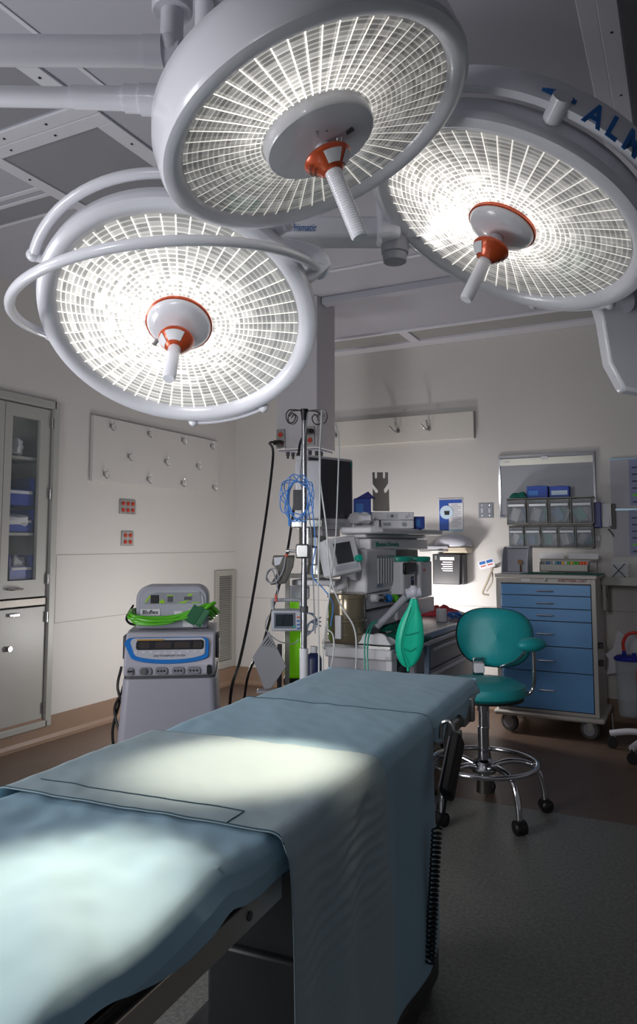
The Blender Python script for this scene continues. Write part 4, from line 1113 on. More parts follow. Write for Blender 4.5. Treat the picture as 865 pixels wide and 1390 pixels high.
# left side: silver connecting arm, swivel hub and pipe
A('swivel_arm', MB().cyl(at(432, 765, 3.95), at(432, 742, 3.95), .06, seg=28).cyl(at(432, 741, 3.95), at(432, 728, 3.95), .045, seg=28).cyl(at(432, 784, 3.95), at(432, 765, 3.95), .075, .06, seg=28), steel, bev=.004)
A('swivel_knob', MB().cyl(at(445, 760, 3.88), at(445, 760, 3.83), .028, seg=20), black, bev=.004)
A('curved_pipe', MB().tube([at(*p) for p in ((440, 785, 4.0), (455, 798, 3.95), (466, 795, 3.95), (468, 786, 3.97))], .018), mach_lt, bev=0)
A('side_tray', MB().box(at(432, 790, 4.0), (.24, .2, .03), (0, 0, .2)), mach_lt, bev=.006)
# bronze absorber canister
gd = mat('bronze_tinted', '#857a66', .2, .5, var=.1)
gc = thing('absorber_canister', (-1.66, 3.70, .822), 0, 'bronze-tinted absorber canister at the left of the machine worktop', 'canister')
pc = at(471, 830, 3.93)
gz = .824; gt = at(470, 804, 3.98).z
b = MB()
b.lathe([(0, gz), (.085, gz), (.10, gz + .02), (.10, gt - .02), (.09, gt), (0, gt)], (pc.x, pc.y, 0), seg=10)
gc.location = (pc.x, pc.y, gz)
b.build('shell', gd, gc, world=True)
MB().lathe([(.098, gz + .11), (.106, gz + .115), (.106, gz + .125), (.098, gz + .13)], (pc.x, pc.y, 0), seg=20).lathe([(.09, gz + .04), (.103, gz + .045), (.103, gz + .05), (.09, gz + .055)], (pc.x, pc.y, 0), seg=20).lathe([(.09, gt - .03), (.105, gt - .025), (.105, gt - .005), (.09, gt)], (pc.x, pc.y, 0), seg=20).build('band', gd, gc, world=True)
MB().box((pc.x + .0, pc.y - .105, gz + .09), (.035, .02, .12)).build('clamp', mach_lt, gc, world=True, bev=.003)
# grey breathing hose, elbow and green bag
sb_ = 3.72
hz = thing('corrugated_hose', at(512, 850, 3.75), 0, 'grey breathing hose arm rising from worktop to bag elbow', 'hose')
hp = [at(512, 850, 3.8), at(525, 838, 3.78), at(540, 822, 3.75), at(552, 809, sb_)]
MB().tube(hp, .019, seg=14).build('tube', mid_grey, hz, world=True)
MB().cyl(at(551, 806, sb_), at(571, 803, sb_), .026, seg=20).cyl(at(562, 795, sb_), at(562, 812, sb_), .018, seg=20).sph(at(562, 803, sb_), .03).build('elbow', light_grey, hz, world=True)
bg_ = thing('breathing_bag', at(557, 905, sb_), HEAD, 'limp green rubber breathing bag hanging from the grey hose elbow', 'breathing bag')
prof_ = [(811, 5.5, 562), (820, 6, 562), (828, 9, 561), (840, 15, 559), (858, 19, 557), (875, 20, 556), (888, 18, 555), (898, 13, 554.5), (904, 8, 554), (906.5, 2, 554)]
b = MB(); rings = []
K = sb_ / FPX
for v, w, u in prof_:
    p = at(u, v, sb_); rr = []
    for k in range(24):
        a = 2 * PI * k / 24
        fl_ = .42 + .3 * math.exp(-((v - 811) / 10) ** 2)
        ww_ = w * K * (1 + .03 * math.sin(v * .7 + k))
        off = Vector((math.cos(HEAD), math.sin(HEAD), 0)) * math.cos(a) * ww_ + Vector((-math.sin(HEAD), math.cos(HEAD), 0)) * math.sin(a) * ww_ * fl_ * (1 - .25 * (abs(math.cos(a)) < .35))
        rr.append(b.bm.verts.new(p + off))
    rings.append(rr)
for A_, B_ in zip(rings, rings[1:]):
    for k in range(24): b.bm.faces.new((A_[k], A_[(k + 1) % 24], B_[(k + 1) % 24], B_[k]))
b.bm.faces.new(rings[0]); b.bm.faces.new(rings[-1])
b.build('bag', teal_rub, bg_, world=True, sub=1)
b = MB()
for pts in (((558, 824), (550, 850), (545, 878), (551, 903)), ((549, 862), (557, 861), (568, 858)), ((548, 880), (556, 884), (565, 879))):
    b.tube([at(u, v, sb_ - .034) for u, v in pts], .0022, seg=6)
b.build('crease', mat('teal_crease', '#0f9a80', .4), bg_, world=True)
MB().cyl(at(554, 905, sb_), at(554, 911, sb_), .006).build('tail', teal_rub, bg_, world=True)
# things on the worktop
tag(lump('x', (0, 0, 0), (.01, .01, .01), teal_cloth, 'x', 'x'), 'tmp', 'tmp'); bpy.data.objects.remove([o for o in COL.objects if o.name.startswith('x')][0])
def cloth(name, cx, cy, z, w, d, h, m, label, catg, seed=0, rot=0):
    def f(i, j):
        x = (i - .5) * w; y = (j - .5) * d
        e = min(i, 1 - i, j, 1 - j)
        q = Matrix.Rotation(rot, 3, 'Z') @ Vector((x * (1 + .1 * mno.noise(Vector((j * 4, seed, 0)))), y * (1 + .12 * mno.noise(Vector((i * 4, seed + 5, 0)))), 0))
        return Vector((cx + q.x, cy + q.y, z + .003 + h * min(1, e * 5) * (.6 + .8 * abs(mno.noise(Vector((x * 14, y * 14, seed)))))))
    return tag(MB().grid(f, 26, 26).build(name, m, recalc=False, solid=.002), label, catg)
p = onz(522, 856, .822)
cloth('green_cloth', p.x - .02, p.y + .02, .823, .22, .2, .04, teal_cloth, 'small crumpled green cloth on the worktop left of the bag', 'cloth', 2)
p = onz(580, 855, .822)
cloth('green_cloth', -1.47, 4.02, .823, .14, .22, .035, teal_cloth, 'green cloth spread behind the breathing bag on steel worktop', 'cloth', 7)
cloth('red_cloth', -1.70, 5.24, .823, .54, .17, .07, mat('red_cloth', '#8e1f2c', .8, var=.15), 'dark red cloth folded at the far end of the worktop', 'cloth', 4)
cloth('white_cloth', pc.x + .16, pc.y + .02, .823, .20, .10, .05, paper, 'white cloth lying between bronze canister and green cloth', 'cloth', 11)
p = onz(596, 835, .822); p = Vector((-1.50, 4.86, .823))
tr_ = thing('tape_roll', p, 0, 'upright white cylinder of gauze on the steel worktop', 'roll')
MB().cyl((0, 0, 0), (0, 0, .085), .036, seg=28).build('roll', paper, tr_, bev=.004)
MB().cyl((0, 0, .084), (0, 0, .087), .014, seg=16).build('core', mid_grey, tr_)
pts = []
rnd = random.Random(4)
for k in range(26): pts.append((-1.47 + .05 * math.cos(k * 1.3) + rnd.uniform(-.015, .015), 5.02 + .09 * math.sin(k * .9), .835 + .015 * (k % 3)))
tag(MB().tube(pts, .005, seg=6).build('blue_leads', blue_ink), 'tangle of dark blue monitoring leads on the steel worktop', 'cord')
pts = [(-1.45 + .045 * math.cos(k * 1.9), 5.20 + .06 * math.sin(k * 1.2), .832 + .012 * (k % 3)) for k in range(16)]
tag(MB().tube(pts, .005, seg=6).build('white_leads', wt), 'coil of white leads beside the blue leads on worktop', 'cord')
for k in range(4):
    tag(MB().tube([(-1.60 + .04 * k, 4.10 + .05 * k, .829), (-1.52 + .02 * k, 4.25, .831), (-1.45 - .02 * k, 4.30 + .05 * k, .829)], .004, seg=6).build('airway_tube', wt),
        'thin white airway tube lying on steel worktop behind the bag', 'tubing', 'loose airway tubes on the worktop')
# teal tubes draped from the worktop over the front edge
for k in range(2):
    line([(520 - k * 4, 842, 3.85), (508 - k * 3, 846, 3.75), (501 - k * 4, 862, 3.62), (499 - k * 4, 885, 3.6), (500 - k * 4, 925, 3.55)], teal, .004, ('right', 'left')[k] + ' of two thin teal tubes hanging over the worktop edge', 'teal_tube')
# pad arm with dark post beside bag
pa = thing('arm_board', at(562, 925, 3.6), 0, 'dark green padded arm board on a blue-grey post by the bag', 'arm rest')
q = at(568, 870, 3.86)
MB().sph(q, .06, (1.25, .5, .30), (0, -.25, HEAD)).build('pad', mat('dark_green_vinyl', '#1d4a48', .5), pa, world=True)
q1 = at(580, 876, 3.86)
MB().bb(q1.x - .014, q1.x + .014, q1.y - .014, q1.y + .014, .05, q1.z).build('post', mat('slate_post', '#46566b', .4), pa, world=True, bev=.003)
MB().bb(q1.x - .04, q1.x + .06, q1.y - .06, q1.y + .06, 0, .04).build('foot', dark_grey, pa, world=True, bev=.006)

# ---- small display with green knob
dk = thing('touch_display', at(470, 775, 3.85), 0, 'tilted grey machine display with round green knob', 'display', rot=(R(-12), R(-8), HEAD + R(30)))
dk.location = at(468, 752, 3.72)
MB().bb(-.09, .088, -.0, .10, -.10, .09).build('casing', mach_lt, dk, bev=.012)
MB().bb(-.094, -.088, .006, .094, -.09, .08).build('side_cover', white_paint, dk, bev=.002)
MB().bb(-.055, .045, -.004, .002, -.045, .06).build('screen', mat('slate_screen', '#3e3f45', .15, coat=.4), dk, bev=.002)
MB().bb(-.075, .065, -.003, .002, -.08, -.055).build('key_strip', light_grey, dk, bev=.001)
MB().cyl((.066, -.0, -.035), (.066, -.03, -.035), .018, seg=24).build('knob', teal, dk, bev=.004)
MB().bb(-.012, .012, .09, .25, -.03, .0).build('mount', steel, dk, bev=.003)
# ---- large monitor behind the drip stand
lm_ = thing('patient_monitor', at(452, 712, 4.3), R(70), 'tall dark-screened patient monitor behind the drip stand', 'monitor')
cm = at(449, 665, 4.3); lm_.location = (cm.x, cm.y, at(449, 718, 4.3).z)
Hm = .42
MB().bb(-.19, .19, 0, .10, .0, Hm).build('casing', mach_lt, lm_, bev=.010)
MB().bb(-.175, .175, -.005, .002, .06, Hm - .015).build('screen', mat('monitor_glass', '#46464c', .12, coat=.5), lm_, bev=.003)
MB().bb(-.10, .12, -.004, .0, .018, .038).build('key_row', light_grey, lm_)
MB().bb(.165, .178, -.006, 0, Hm - .05, Hm - .02).build('status_lamp', teal, lm_)
MB().bb(-.05, .10, .02, .12, -.045, .0).build('mount', mach, lm_, bev=.006)
wp = thing('white_housing', at(418, 705, 4.0), HEAD, 'narrow white equipment housing directly behind the drip stand pole', 'housing')
zq = at(418, 703, 4.0).z
MB().bb(-.07, .07, 0, .12, 0, at(418, 622, 4.0).z - zq).build('case', white_paint, wp, bev=.01)
MB().bb(-.09, .08, -.02, .12, -.045, -.0).build('bottom_tray', steel, wp, bev=.005)
MB().cyl((.0, .06, -.20), (0, .06, -.04), .05, seg=24).build('neck', steel, wp)
MB().bb(-.08, -.03, -.012, 0, .05, .16).build('side_pocket', dark_grey, wp, bev=.004)

# ---- things on the top shelf
zs = 1.438; K = 4.55 / FPX
def shelf_box(name, u0, v0, u1, v1, s, d, m, label, catg, zbot=None, bev=.004, extra=None, rz=0):
    p = at((u0 + u1) / 2, v1, s); w = (u1 - u0) * s / FPX; h = at((u0 + u1) / 2, v0, s).z - p.z
    t = thing(name, (p.x, p.y, zbot if zbot is not None else p.z), HEAD + rz, label, catg)
    if zbot is not None: h = at((u0 + u1) / 2, v0, s).z - zbot
    MB().bb(-w / 2, w / 2, 0, d, 0, h).build('case', m, t, bev=bev)
    if extra: extra(t, w, h)
    return t
def mod_extra(t, w, h):
    MB().bb(-w * .1, w * .15, -.003, 0, h * .2, h * .8).build('socket_plate', light_grey, t, bev=.001)
    MB().cyl((w * .02, -.004, h * .5), (w * .02, -.01, h * .5), h * .16).build('socket', dark_grey, t)
    MB().cyl((w * .3, -.002, h * .45), (w * .3, -.012, h * .45), h * .2).cyl((w * .36, -.002, h * .6), (w * .36, -.012, h * .6), h * .14).build('connector', paper, t)
def mod2(t, w, h): MB().bb(-w * .42, -w * .2, -.003, 0, h * .3, h * .7).build('display', mid_grey, t); MB().cyl((w * .2, -.003, h * .5), (w * .2, -.01, h * .5), h * .25).build('dial', mid_grey, t)
shelf_box('monitoring_module', 482, 706, 515, 717, 4.40, .25, mach_lt, 'flat grey module, lowest on the top shelf at left', 'module', zs, extra=mod2)
shelf_box('monitoring_module', 517, 706, 562, 717, 4.50, .25, mach_lt, 'low grey module base under the socketed module', 'module', zs, extra=mod2)
m_ = shelf_box('monitoring_module', 500, 695, 562, 706, 4.50, .25, mach_lt, 'grey module with round sockets stacked on the shelf', 'module', at(530, 706, 4.5).z + .001, extra=mod_extra)
zt2 = at(530, 695, 4.5).z + .001
def bx_extra(t, w, h): MB().bb(-w * .4, w * .05, -.002, 0, h * .2, h * .75).build('print', blue_lt, t)
shelf_box('blue_carton', 481, 676, 504, 706, 4.46, .14, blue_box, 'blue carton left of the slotted grey plate, on modules', 'box', at(490, 706, 4.46).z, extra=bx_extra)
shelf_box('blue_carton', 561 + 2, 701, 577, 717, 4.62, .12, blue_box, 'small blue carton at the right end of the top shelf', 'box', zs, extra=bx_extra)
b = MB(); P_, d_, M0 = poly_px([(484, 676), (500, 667), (509, 676)], 4.47, .10); b.prism(P_, d_, M0)
tag(b.build('blue_wrap', mat('dark_blue_wrap', '#22208a', .5)), 'dark blue peaked wrapper lying on top of the blue carton', 'wrapper')
lump('mouthpiece', tuple(at(489, 704, 4.36)), (.07, .04, .035), paper, 'white crumpled packet at the left front of the shelf', 'packet', 6)
# slotted plate
pl = [(505.5, 641), (509, 641), (509, 648), (510.5, 650), (512, 648), (512, 641), (520, 641), (520, 648), (521.5, 650), (523, 648), (523, 641), (527, 641), (527, 656), (521, 665), (522, 669), (524, 669), (528, 663), (528.5, 694), (506, 694), (506, 663), (510, 669), (512.5, 669), (513, 666), (506, 657)]
tag(MB().prism(*poly_px(pl, 4.55, .006)).build('slotted_plate', mat('taupe_plate', '#857e77', .5, .0)), 'upright taupe slotted plate holder standing on the top shelf', 'holder')
for o in COL.objects:
    if o.name == 'slotted_plate': o.location.z = max(o.location.z, zt2)
# ================================================================ BACK WALL
def FY(u0, v0, u1, v1, y):
    um, vm = (u0 + u1) / 2, (v0 + v1) / 2
    return ony(u0, vm, y).x, ony(u1, vm, y).x, ony(um, v1, y).z, ony(um, v0, y).z
def wallthing(name, u0, v0, u1, v1, label, catg, off=0, group=None):
    x0, x1, z0, z1 = FY(u0, v0, u1, v1, YB - off)
    t = thing(name, ((x0 + x1) / 2, YB, z0), 0, label, catg, group)
    return t, x1 - x0, z1 - z0
# coat rail
cr = thing('hook_rail', (-2.4, YB, 2.235), 0, 'long white wall board with three angled chrome hooks', 'hook board')
MB().bb(-3.30, -1.585, YB - .045, YB, 2.235, 2.470).build('board', mat('rail_board', '#cbc7c0', .5), cr, world=True, bev=.004)
for x in (-2.868, -2.265, -1.977):
    z = 2.34
    MB().cyl((x, YB - .045, z), (x, YB - .051, z), .018, seg=16).tube([(x, YB - .05, z), (x - .01, YB - .12, z - .01), (x - .04, YB - .16, z + .03)], .008).tube([(x, YB - .05, z + .01), (x, YB - .10, z + .03), (x - .0, YB - .12, z + .07)], .006).build('hook', steel, cr, world=True)
# poster
t, w, h = wallthing('wall_poster', 596, 677, 629, 721, 'blue and white instruction poster above the black wall box', 'poster')
MB().bb(-w / 2, w / 2, -.008, 0, 0, h).build('board', paper, t)
def rr(t, name, m, x0, x1, z0, z1, y=-.009, d=.001): return MB().bb(x0, x1, y - d, y + d, z0, z1).build(name, m, t)
navy = mat('poster_blue', '#1b4aa0', .5)
rr(t, 'blue_column', navy, -w * .47, -w * .08, h * .02, h * .97); rr(t, 'header', navy, -w * .08, w * .47, h * .86, h * .97)
rr(t, 'footer', mat('cyan_print', '#1ea0c8', .5), -w * .47, w * .47, h * .015, h * .04)
MB().cyl((-w * .17, -.0105, h * .58), (-w * .17, -.0125, h * .58), w * .27, seg=32).build('roundel', mat('pale_blue_print', '#b9cfe0', .6), t)
MB().prism([(-.02, -.02), (.02, -.02), (.025, .015), (-.025, .015)], .001, T(-w * .15, -.013, h * .57) @ FRONT).build('pictogram', ink, t)
b = MB()
for k in range(13):
    b.bb(w * .04, w * (.42 if k % 3 else .3), -.0105, -.0095, h * (.80 - k * .055), h * (.81 - k * .055))
b.build('text_lines', mat('text_print', '#6d7784', .6), t)
# black box with label, beige tray and dome
t, w, h = wallthing('wall_bin', 590, 752, 628, 793, 'black wall-mounted box with white printed label below beige shelf', 'box', .1)
t['label'] = 'black wall-mounted box with white printed label below beige tray'
MB().prism([(-w * .5, 0), (w * .46, -.0), (w * .5, h), (-w * .5, h)], .15, T(0, -.004, 0) @ FRONT).build('box', mat('black_plastic', '#26262a', .4), t, bev=.006)
MB().bb(w * .46, w * .56, -.12, -.004, .0, h * .98).build('side_bracket', dark_grey, t, bev=.003)
MB().bb(-w * .22, w * .28, -.158, -.154, h * .80, h * .90).build('label', paper, t)
b = MB()
for k in range(5): b.bb(-w * (.18 if k % 2 else .13), w * .22, -.156, -.154, h * (.72 - k * .07), h * (.75 - k * .07))
b.build('label_lines', paper, t)
MB().bb(-w * .4, -w * .34, -.16, -.15, h * .82, h * .95).build('clip', steel, t)
t, w, h = wallthing('wall_tray', 575, 742, 639, 755, 'beige wall tray above the black box carrying a pale dome', 'tray', .1)
MB().bb(-w * .02, w * .5, -.2, -.004, h * .0 + .03, h * .62 + .03).build('beige_tray', mat('beige_plastic', '#b3a895', .45), t, bev=.01)
MB().bb(-w * .52, w * .12, -.22, -.02, h * .42 + .03, h * .72 + .03).build('grey_tray', mid_grey, t, bev=.006)
MB().bb(-w * .5, w * .1, -.21, -.03, h * .1 + .03, h * .3 + .03).build('lower_plate', steel, t, bev=.003)
MB().cyl((w * .45, -.2, h * .3 + .03), (w * .45, -.206, h * .3 + .03), .01).build('button', cream, t)
zd = t.location.z + h * .62 + .032
dm = thing('pale_dome', (t.location.x + .06, YB - .11, zd), 0, 'pale plastic dome cover resting on the beige wall tray', 'cover')
MB().lathe([(.155, 0), (.16, .008), (.145, .05), (.10, .085), (.04, .10), (0, .102)], sx=1.0, sy=.6, seg=40).build('dome', light_grey, dm)
# switch plate
t, w, h = wallthing('switch_plate', 650, 683, 670, 703, 'square steel switch plate between the poster and whiteboard', 'switch')
MB().bb(-w / 2, w / 2, -.006, 0, 0, h).build('plate', mat('plate_metal', '#85888f', .35, .6), t, bev=.002)
for x in (-.25, .25):
    MB().bb(w * x - .008, w * x + .008, -.011, -.005, h * .35, h * .65).build('toggle', light_grey, t)
    for z in (.15, .85): MB().cyl((w * x, -.006, h * z), (w * x, -.008, h * z), .003, seg=8).build('screw', chrome, t)
# holder with tilted blue label and dangling arms
t, w, h = wallthing('label_holder', 650, 757, 672, 808, 'tilted card with two blue printed blocks and pale dangling straps', 'card', .15)
Mt = T(0, -.15, h * .83) @ Matrix.Rotation(-.26, 4, 'Y') @ FRONT
cdd = MB().prism(rrect(.13, .07, .006), .004, Mt).build('card', paper, t)
MB().prism([(-.055, .005), (-.005, .005), (-.005, .028), (-.055, .028)], .001, Mt @ T(0, 0, .005)).prism([(.005, .005), (.055, .005), (.055, .028), (.005, .028)], .001, Mt @ T(0, 0, .005)).build('blue_print', blue_ink, cdd)
MB().prism([(-.05, -.015), (-.01, -.015), (-.01, -.006), (-.05, -.006)], .001, Mt @ T(0, 0, .005)).prism([(.01, -.015), (.05, -.015), (.05, -.006), (.01, -.006)], .001, Mt @ T(0, 0, .005)).build('red_print', red_plastic, cdd)
MB().tube([(.05, -.14, h * .75), (.0, -.14, h * .35), (-.04, -.13, h * .05), (0.01, -.12, 0.0)], .009).tube([(.03, -.12, h * .78), (.04, -.12, h * .4), (-.01, -.12, h * .1)], .006).build('strap', cream, t)
MB().bb(.02, .06, -.13, -.0, h * .72, h * .78).build('arm', cream, t, bev=.003)
# whiteboard
t, w, h = wallthing('whiteboard', 678, 616, 809, 702, 'aluminium-framed grey whiteboard behind the tilt-out bins', 'whiteboard')
MB().bb(-w / 2, w / 2, -.012, 0, 0, h).build('board', mat('board_grey', '#8a8c96', .3, var=.05, vs=2), t)
b = MB(); b.bb(-w / 2, -w / 2 + .014, -.02, 0, 0, h); b.bb(w / 2 - .014, w / 2, -.02, 0, 0, h); b.bb(-w / 2, w / 2, -.021, 0, 0, .014); b.bb(-w / 2, w / 2, -.021, 0, h - .014, h)
b.build('frame', chrome, t)
MB().bb(-w / 2 + .014, w / 2 - .014, -.018, -.011, h - .085, h - .03).build('clip_strip', mat('strip_metal', '#a9a79e', .3, .8), t)
MB().bb(-.03, .02, -.022, -.018, h - .05, h - .02).build('tag', paper, t); MB().bb(-w * .46, -w * .38, -.02, -.017, h - .06, h - .045).build('tag', paper, t)
# tilt-out bin rows
clearbin = mat('clear_bin', '#9aa0a8', .12, alpha=.28, coat=.4)
frame_g = mat('bin_frame', '#77756f', .4)
def tiltrow(u0, v0, u1, v1, n, y, d, label, seed):
    x0, x1, z0, z1 = FY(u0, v0, u1, v1, y)
    t = thing('tilt_bin_rack', ((x0 + x1) / 2, YB - .02, z0), 0, label, 'bin rack')
    w, h = x1 - x0, z1 - z0; dep = YB - .02 - y
    b = MB(); b.bb(-w / 2, w / 2, -dep, 0, 0, .008); b.bb(-w / 2, w / 2, -dep, 0, h - .008, h); b.bb(-w / 2, w / 2, -.008, 0, 0, h)
    for k in range(n + 1): b.bb(-w / 2 + k * (w - .006) / n, -w / 2 + k * (w - .006) / n + .006, -dep, 0, 0, h)
    b.build('frame', frame_g, t, smooth=False)
    rnd = random.Random(seed)
    for k in range(n):
        cx = -w / 2 + (k + .5) * w / n; bw = w / n * .43
        q = MB(); fw = .006
        pr = [(-dep - .035, h * .92), (-dep - .012, .012), (-dep + .06, .012), (-dep + .06, .02), (-dep - .006, .02), (-dep - .028, h * .92)]
        Mx_ = Matrix(((0, 0, 1, cx - bw), (1, 0, 0, 0), (0, 1, 0, 0), (0, 0, 0, 1)))
        q.prism(pr, bw * 2, Mx_)
        for sx in (-1, 1): q.face([(cx + sx * bw, -dep - .033, h * .9), (cx + sx * bw, -dep - .01, .015), (cx + sx * bw, -dep + .08, .015), (cx + sx * bw, -dep + .02, h * .9)])
        bn = q.build('clear_bin', clearbin, t, smooth=False)
        MB().bb(cx - bw * .9, cx + bw * .9, -dep - .036, -dep - .028, h * .68, h * .76).build('pull_edge', mat('bin_lip', '#b9bec6', .2), bn)
    return t, w, h, dep
rA, wA, hA, dA = tiltrow(688, 675, 806, 712, 4, 6.03, .1, 'upper row of four clear tilt-out bins under the blue boxes', 1)
rB, wB, hB, dB = tiltrow(691, 713, 806, 744, 5, 6.05, .1, 'lower row of five clear tilt-out bins above the cart', 2)
cont = [mat('pack_teal', '#5fa59a', .5), paper, mat('pack_grey', '#aeb0b6', .4), mat('pack_blue', '#5f86a8', .4)]
def fill(rk, w, h, dep, n, seed, labs):
    rnd = random.Random(seed)
    for k in range(n):
        cx = rk.location.x - w / 2 + (k + .5) * w / n
        t = thing('bin_contents', (cx, rk.location.y - dep + .03, rk.location.z + .022), 0, labs[k], 'supplies')
        for q in range(3):
            MB().box(((q - 1) * .022, .0 + q * .018, h * .28), (w / n * .42, .006, h * .48), (rnd.uniform(-.15, .1), rnd.uniform(-.5, .5), 0)).build('packet', cont[(k + q + seed) % 4], t, bev=.002)
fill(rA, wA, hA, dA, 4, 1, ['teal packets in the leftmost upper tilt bin', 'pale packets in upper bin second from the left', 'packets in upper bin third from the left', 'packets in the rightmost upper tilt bin'])
fill(rB, wB, hB, dB, 5, 2, ['packets in the leftmost lower tilt bin', 'pale packets in lower bin second from left', 'white packet in the middle lower tilt bin', 'slanted packets in lower bin fourth from left', 'blue packets in the rightmost lower tilt bin'])
zt_ = rA.location.z + hA + .001
for (u0, u1, v0, lab) in ((716, 744, 660, 'left blue glove box on top of the bin rack'), (747, 773, 660, 'right blue glove box with pale band on bin rack')):
    x0, x1, z0, z1 = FY(u0, v0, u1, 674, 6.07)
    t = thing('glove_box', ((x0 + x1) / 2, 6.10, zt_), 0, lab, 'glove box')
    hh_ = z1 - zt_
    MB().bb(-(x1 - x0) / 2, (x1 - x0) / 2, -.05, .03, 0, hh_).build('carton', blue_box, t, bev=.002)
    MB().bb(-(x1 - x0) * .42, (x1 - x0) * (.05 if u0 == 716 else .42), -.0515, -.05, hh_ * .2, hh_ * .6).build('pale_band', blue_lt if u0 == 716 else mat('pale_blue_print', '#b9cfe0'), t)
    MB().bb(-.03, .03, -.03, .01, hh_, hh_ + .004).build('opening', mat('dark_blue_wrap', '#22208a'), t)
x_ = FY(692, 680, 716, 686, 6.05)
cloth('green_cloth', (x_[0] + x_[1]) / 2, 6.08, zt_ - .0, x_[1] - x_[0], .10, .05, teal_cloth, 'green cloth bundle at left end on top of bin rack', 'cloth', 12)
# wall pocket and papers
t, w, h = wallthing('wall_pocket', 806, 682, 830, 716, 'blue wall pocket holding white papers right of the bins', 'wall pocket', .05)
MB().bb(-w / 2, -w * .05, -.09, -.0, 0, h).build('pocket', mat('navy_plastic', '#1c1f7a', .4), t, bev=.004)
MB().bb(-w * .05, w * .5, -.05, -.045, h * .05, h * .95).bb(-w * .02, w * .38, -.06, -.055, h * .02, h * .35).build('papers', paper, t)
t, w, h = wallthing('wall_bracket', 829, 684, 836, 718, 'thin dark vertical bracket on wall right of the blue pocket', 'bracket')
MB().bb(-w / 2, w / 2, -.03, 0, 0, h).tube([(-w, -.02, .0), (-w * .2, -.02, -.04), (0, -.02, -.06)], .006).build('bar', mat('dark_bracket', '#4c4640', .5), t, bev=.003)
t, w, h = wallthing('wall_hook', 809, 727, 815, 735, 'tiny white wall hook below the blue pocket', 'hook')
MB().bb(-w / 2, w / 2, -.03, 0, 0, h).build('hook', paper, t, bev=.003)
for (u0, v0, u1, v1, lab) in ((829, 622, 905, 689, 'upper pale wall chart with dark printed strip at frame edge'), (832, 691, 905, 756, 'lower pale wall chart under the blue-tinted clip rail')):
    t, w, h = wallthing('wall_chart', u0, v0, u1, v1, lab, 'chart')
    MB().bb(-w / 2, w / 2, -.006, 0, 0, h).build('sheet', mat('chart_paper', '#a5a4ad', .5), t)
    b = MB(); xs = w * (859 - u0) / (u1 - u0) - w / 2
    MB().bb(xs - .02, w / 2 - .01, -.007, -.005, h * .05, h * .98).build('printed_column', mat('chart_lilac', '#8287a8', .5), t)
    for k in range(6): b.bb(xs, w / 2 - .03, -.008, -.006, h * (.1 + .14 * k), h * (.13 + .14 * k))
    b.build('print_rows', mat('chart_ink', '#2b2a55', .5), t)
    MB().bb(xs, xs + .05, -.009, -.007, h * .23, h * .28).build('green_mark', green_hose, t)
    MB().bb(-w / 2, w / 2, -.012, 0, h - .008, h + .006).build('clip_rail', mat('rail_blue', '#8ea8b8', .3, .5), t)
# grey wall shelf on brackets, right edge
ws = thing('wall_shelf', (-.2, YB, 1.06), 0, 'narrow grey metal wall shelf on triangular bracket right of cart', 'shelf')
x0 = ony(817, 785, YB - .3).x
MB().bb(x0, .9, YB - .35, YB, 1.055, 1.085).bb(x0, .9, YB - .36, YB - .345, 1.04, 1.10).build('shelf_top', grey_putty, ws, world=True, bev=.003)
b = MB(); xb = x0 + .03
b.bb(xb - .015, xb + .015, YB - .02, YB, .80, 1.06); b.cyl((xb, YB - .01, .82), (xb, YB - .33, 1.05), .009, seg=8); 
b.bb(xb - .02, xb + .0, YB - .35, YB - .33, .86, 1.06)
b.build('bracket', grey_putty, ws, world=True)
t = thing('clear_box', (x0 + .12, YB - .2, 1.087), 0, 'small clear acrylic box on the grey wall shelf', 'box')
MB().bb(-.06, .06, -.05, .05, 0, .12).build('shell', clear, t, smooth=False)
b = MB(); b.tube([(-.05, -.053, .01), (.04, -.053, .11)], .004, smooth=0).tube([(.04, -.053, .01), (-.04, -.053, .10)], .004, smooth=0); b.build('crossed_straps', dark_grey, t)
# ================================================================ ANAESTHESIA CART
cy = 5.46
cart_m = mat('cart_enamel', '#b8b3ad', .38, var=.03)
cart_b = mat('cart_drawer_blue', '#5f97cc', .38, var=.05, bump=.01)
X0 = ony(675, 870, cy).x; X1 = ony(811, 870, cy).x
def zc(v): return ony(745, v, cy).z
ct = thing('supply_cart', ((X0 + X1) / 2, cy + .26, 0), 0, 'grey wheeled medical cart with six blue drawers behind the stool', 'cart')
def Cb(name, b, m, par=None, bev=.004): return b.build(name, m, par or ct, world=True, bev=bev)
ZT = zc(780)
Cb('cabinet', MB().bb(X0, X1, cy + .012, cy + .54, zc(970), ZT - .02), cart_m)
Cb('top', MB().bb(X0 - .01, X1 + .012, cy - .01, cy + .55, ZT - .03, ZT), cart_m, bev=.008)
dx0, dx1 = ony(682, 870, cy).x, ony(805, 870, cy).x
b = MB(); b.bb(X0, dx0, cy, cy + .015, zc(968), ZT - .03); b.bb(dx1, X1, cy, cy + .015, zc(968), ZT - .03); b.bb(dx0, dx1, cy, cy + .015, zc(792), ZT - .03); b.bb(dx0, dx1, cy, cy + .015, zc(968), zc(964))
Cb('face_frame', b, cart_m, bev=.002)
Cb('bumper', MB().bb(X0 - .03, X1 + .035, cy - .02, cy + .56, zc(976), zc(969)), cart_m, bev=.015)
vs_ = [793, 808.5, 826, 843, 877, 911.5, 963]
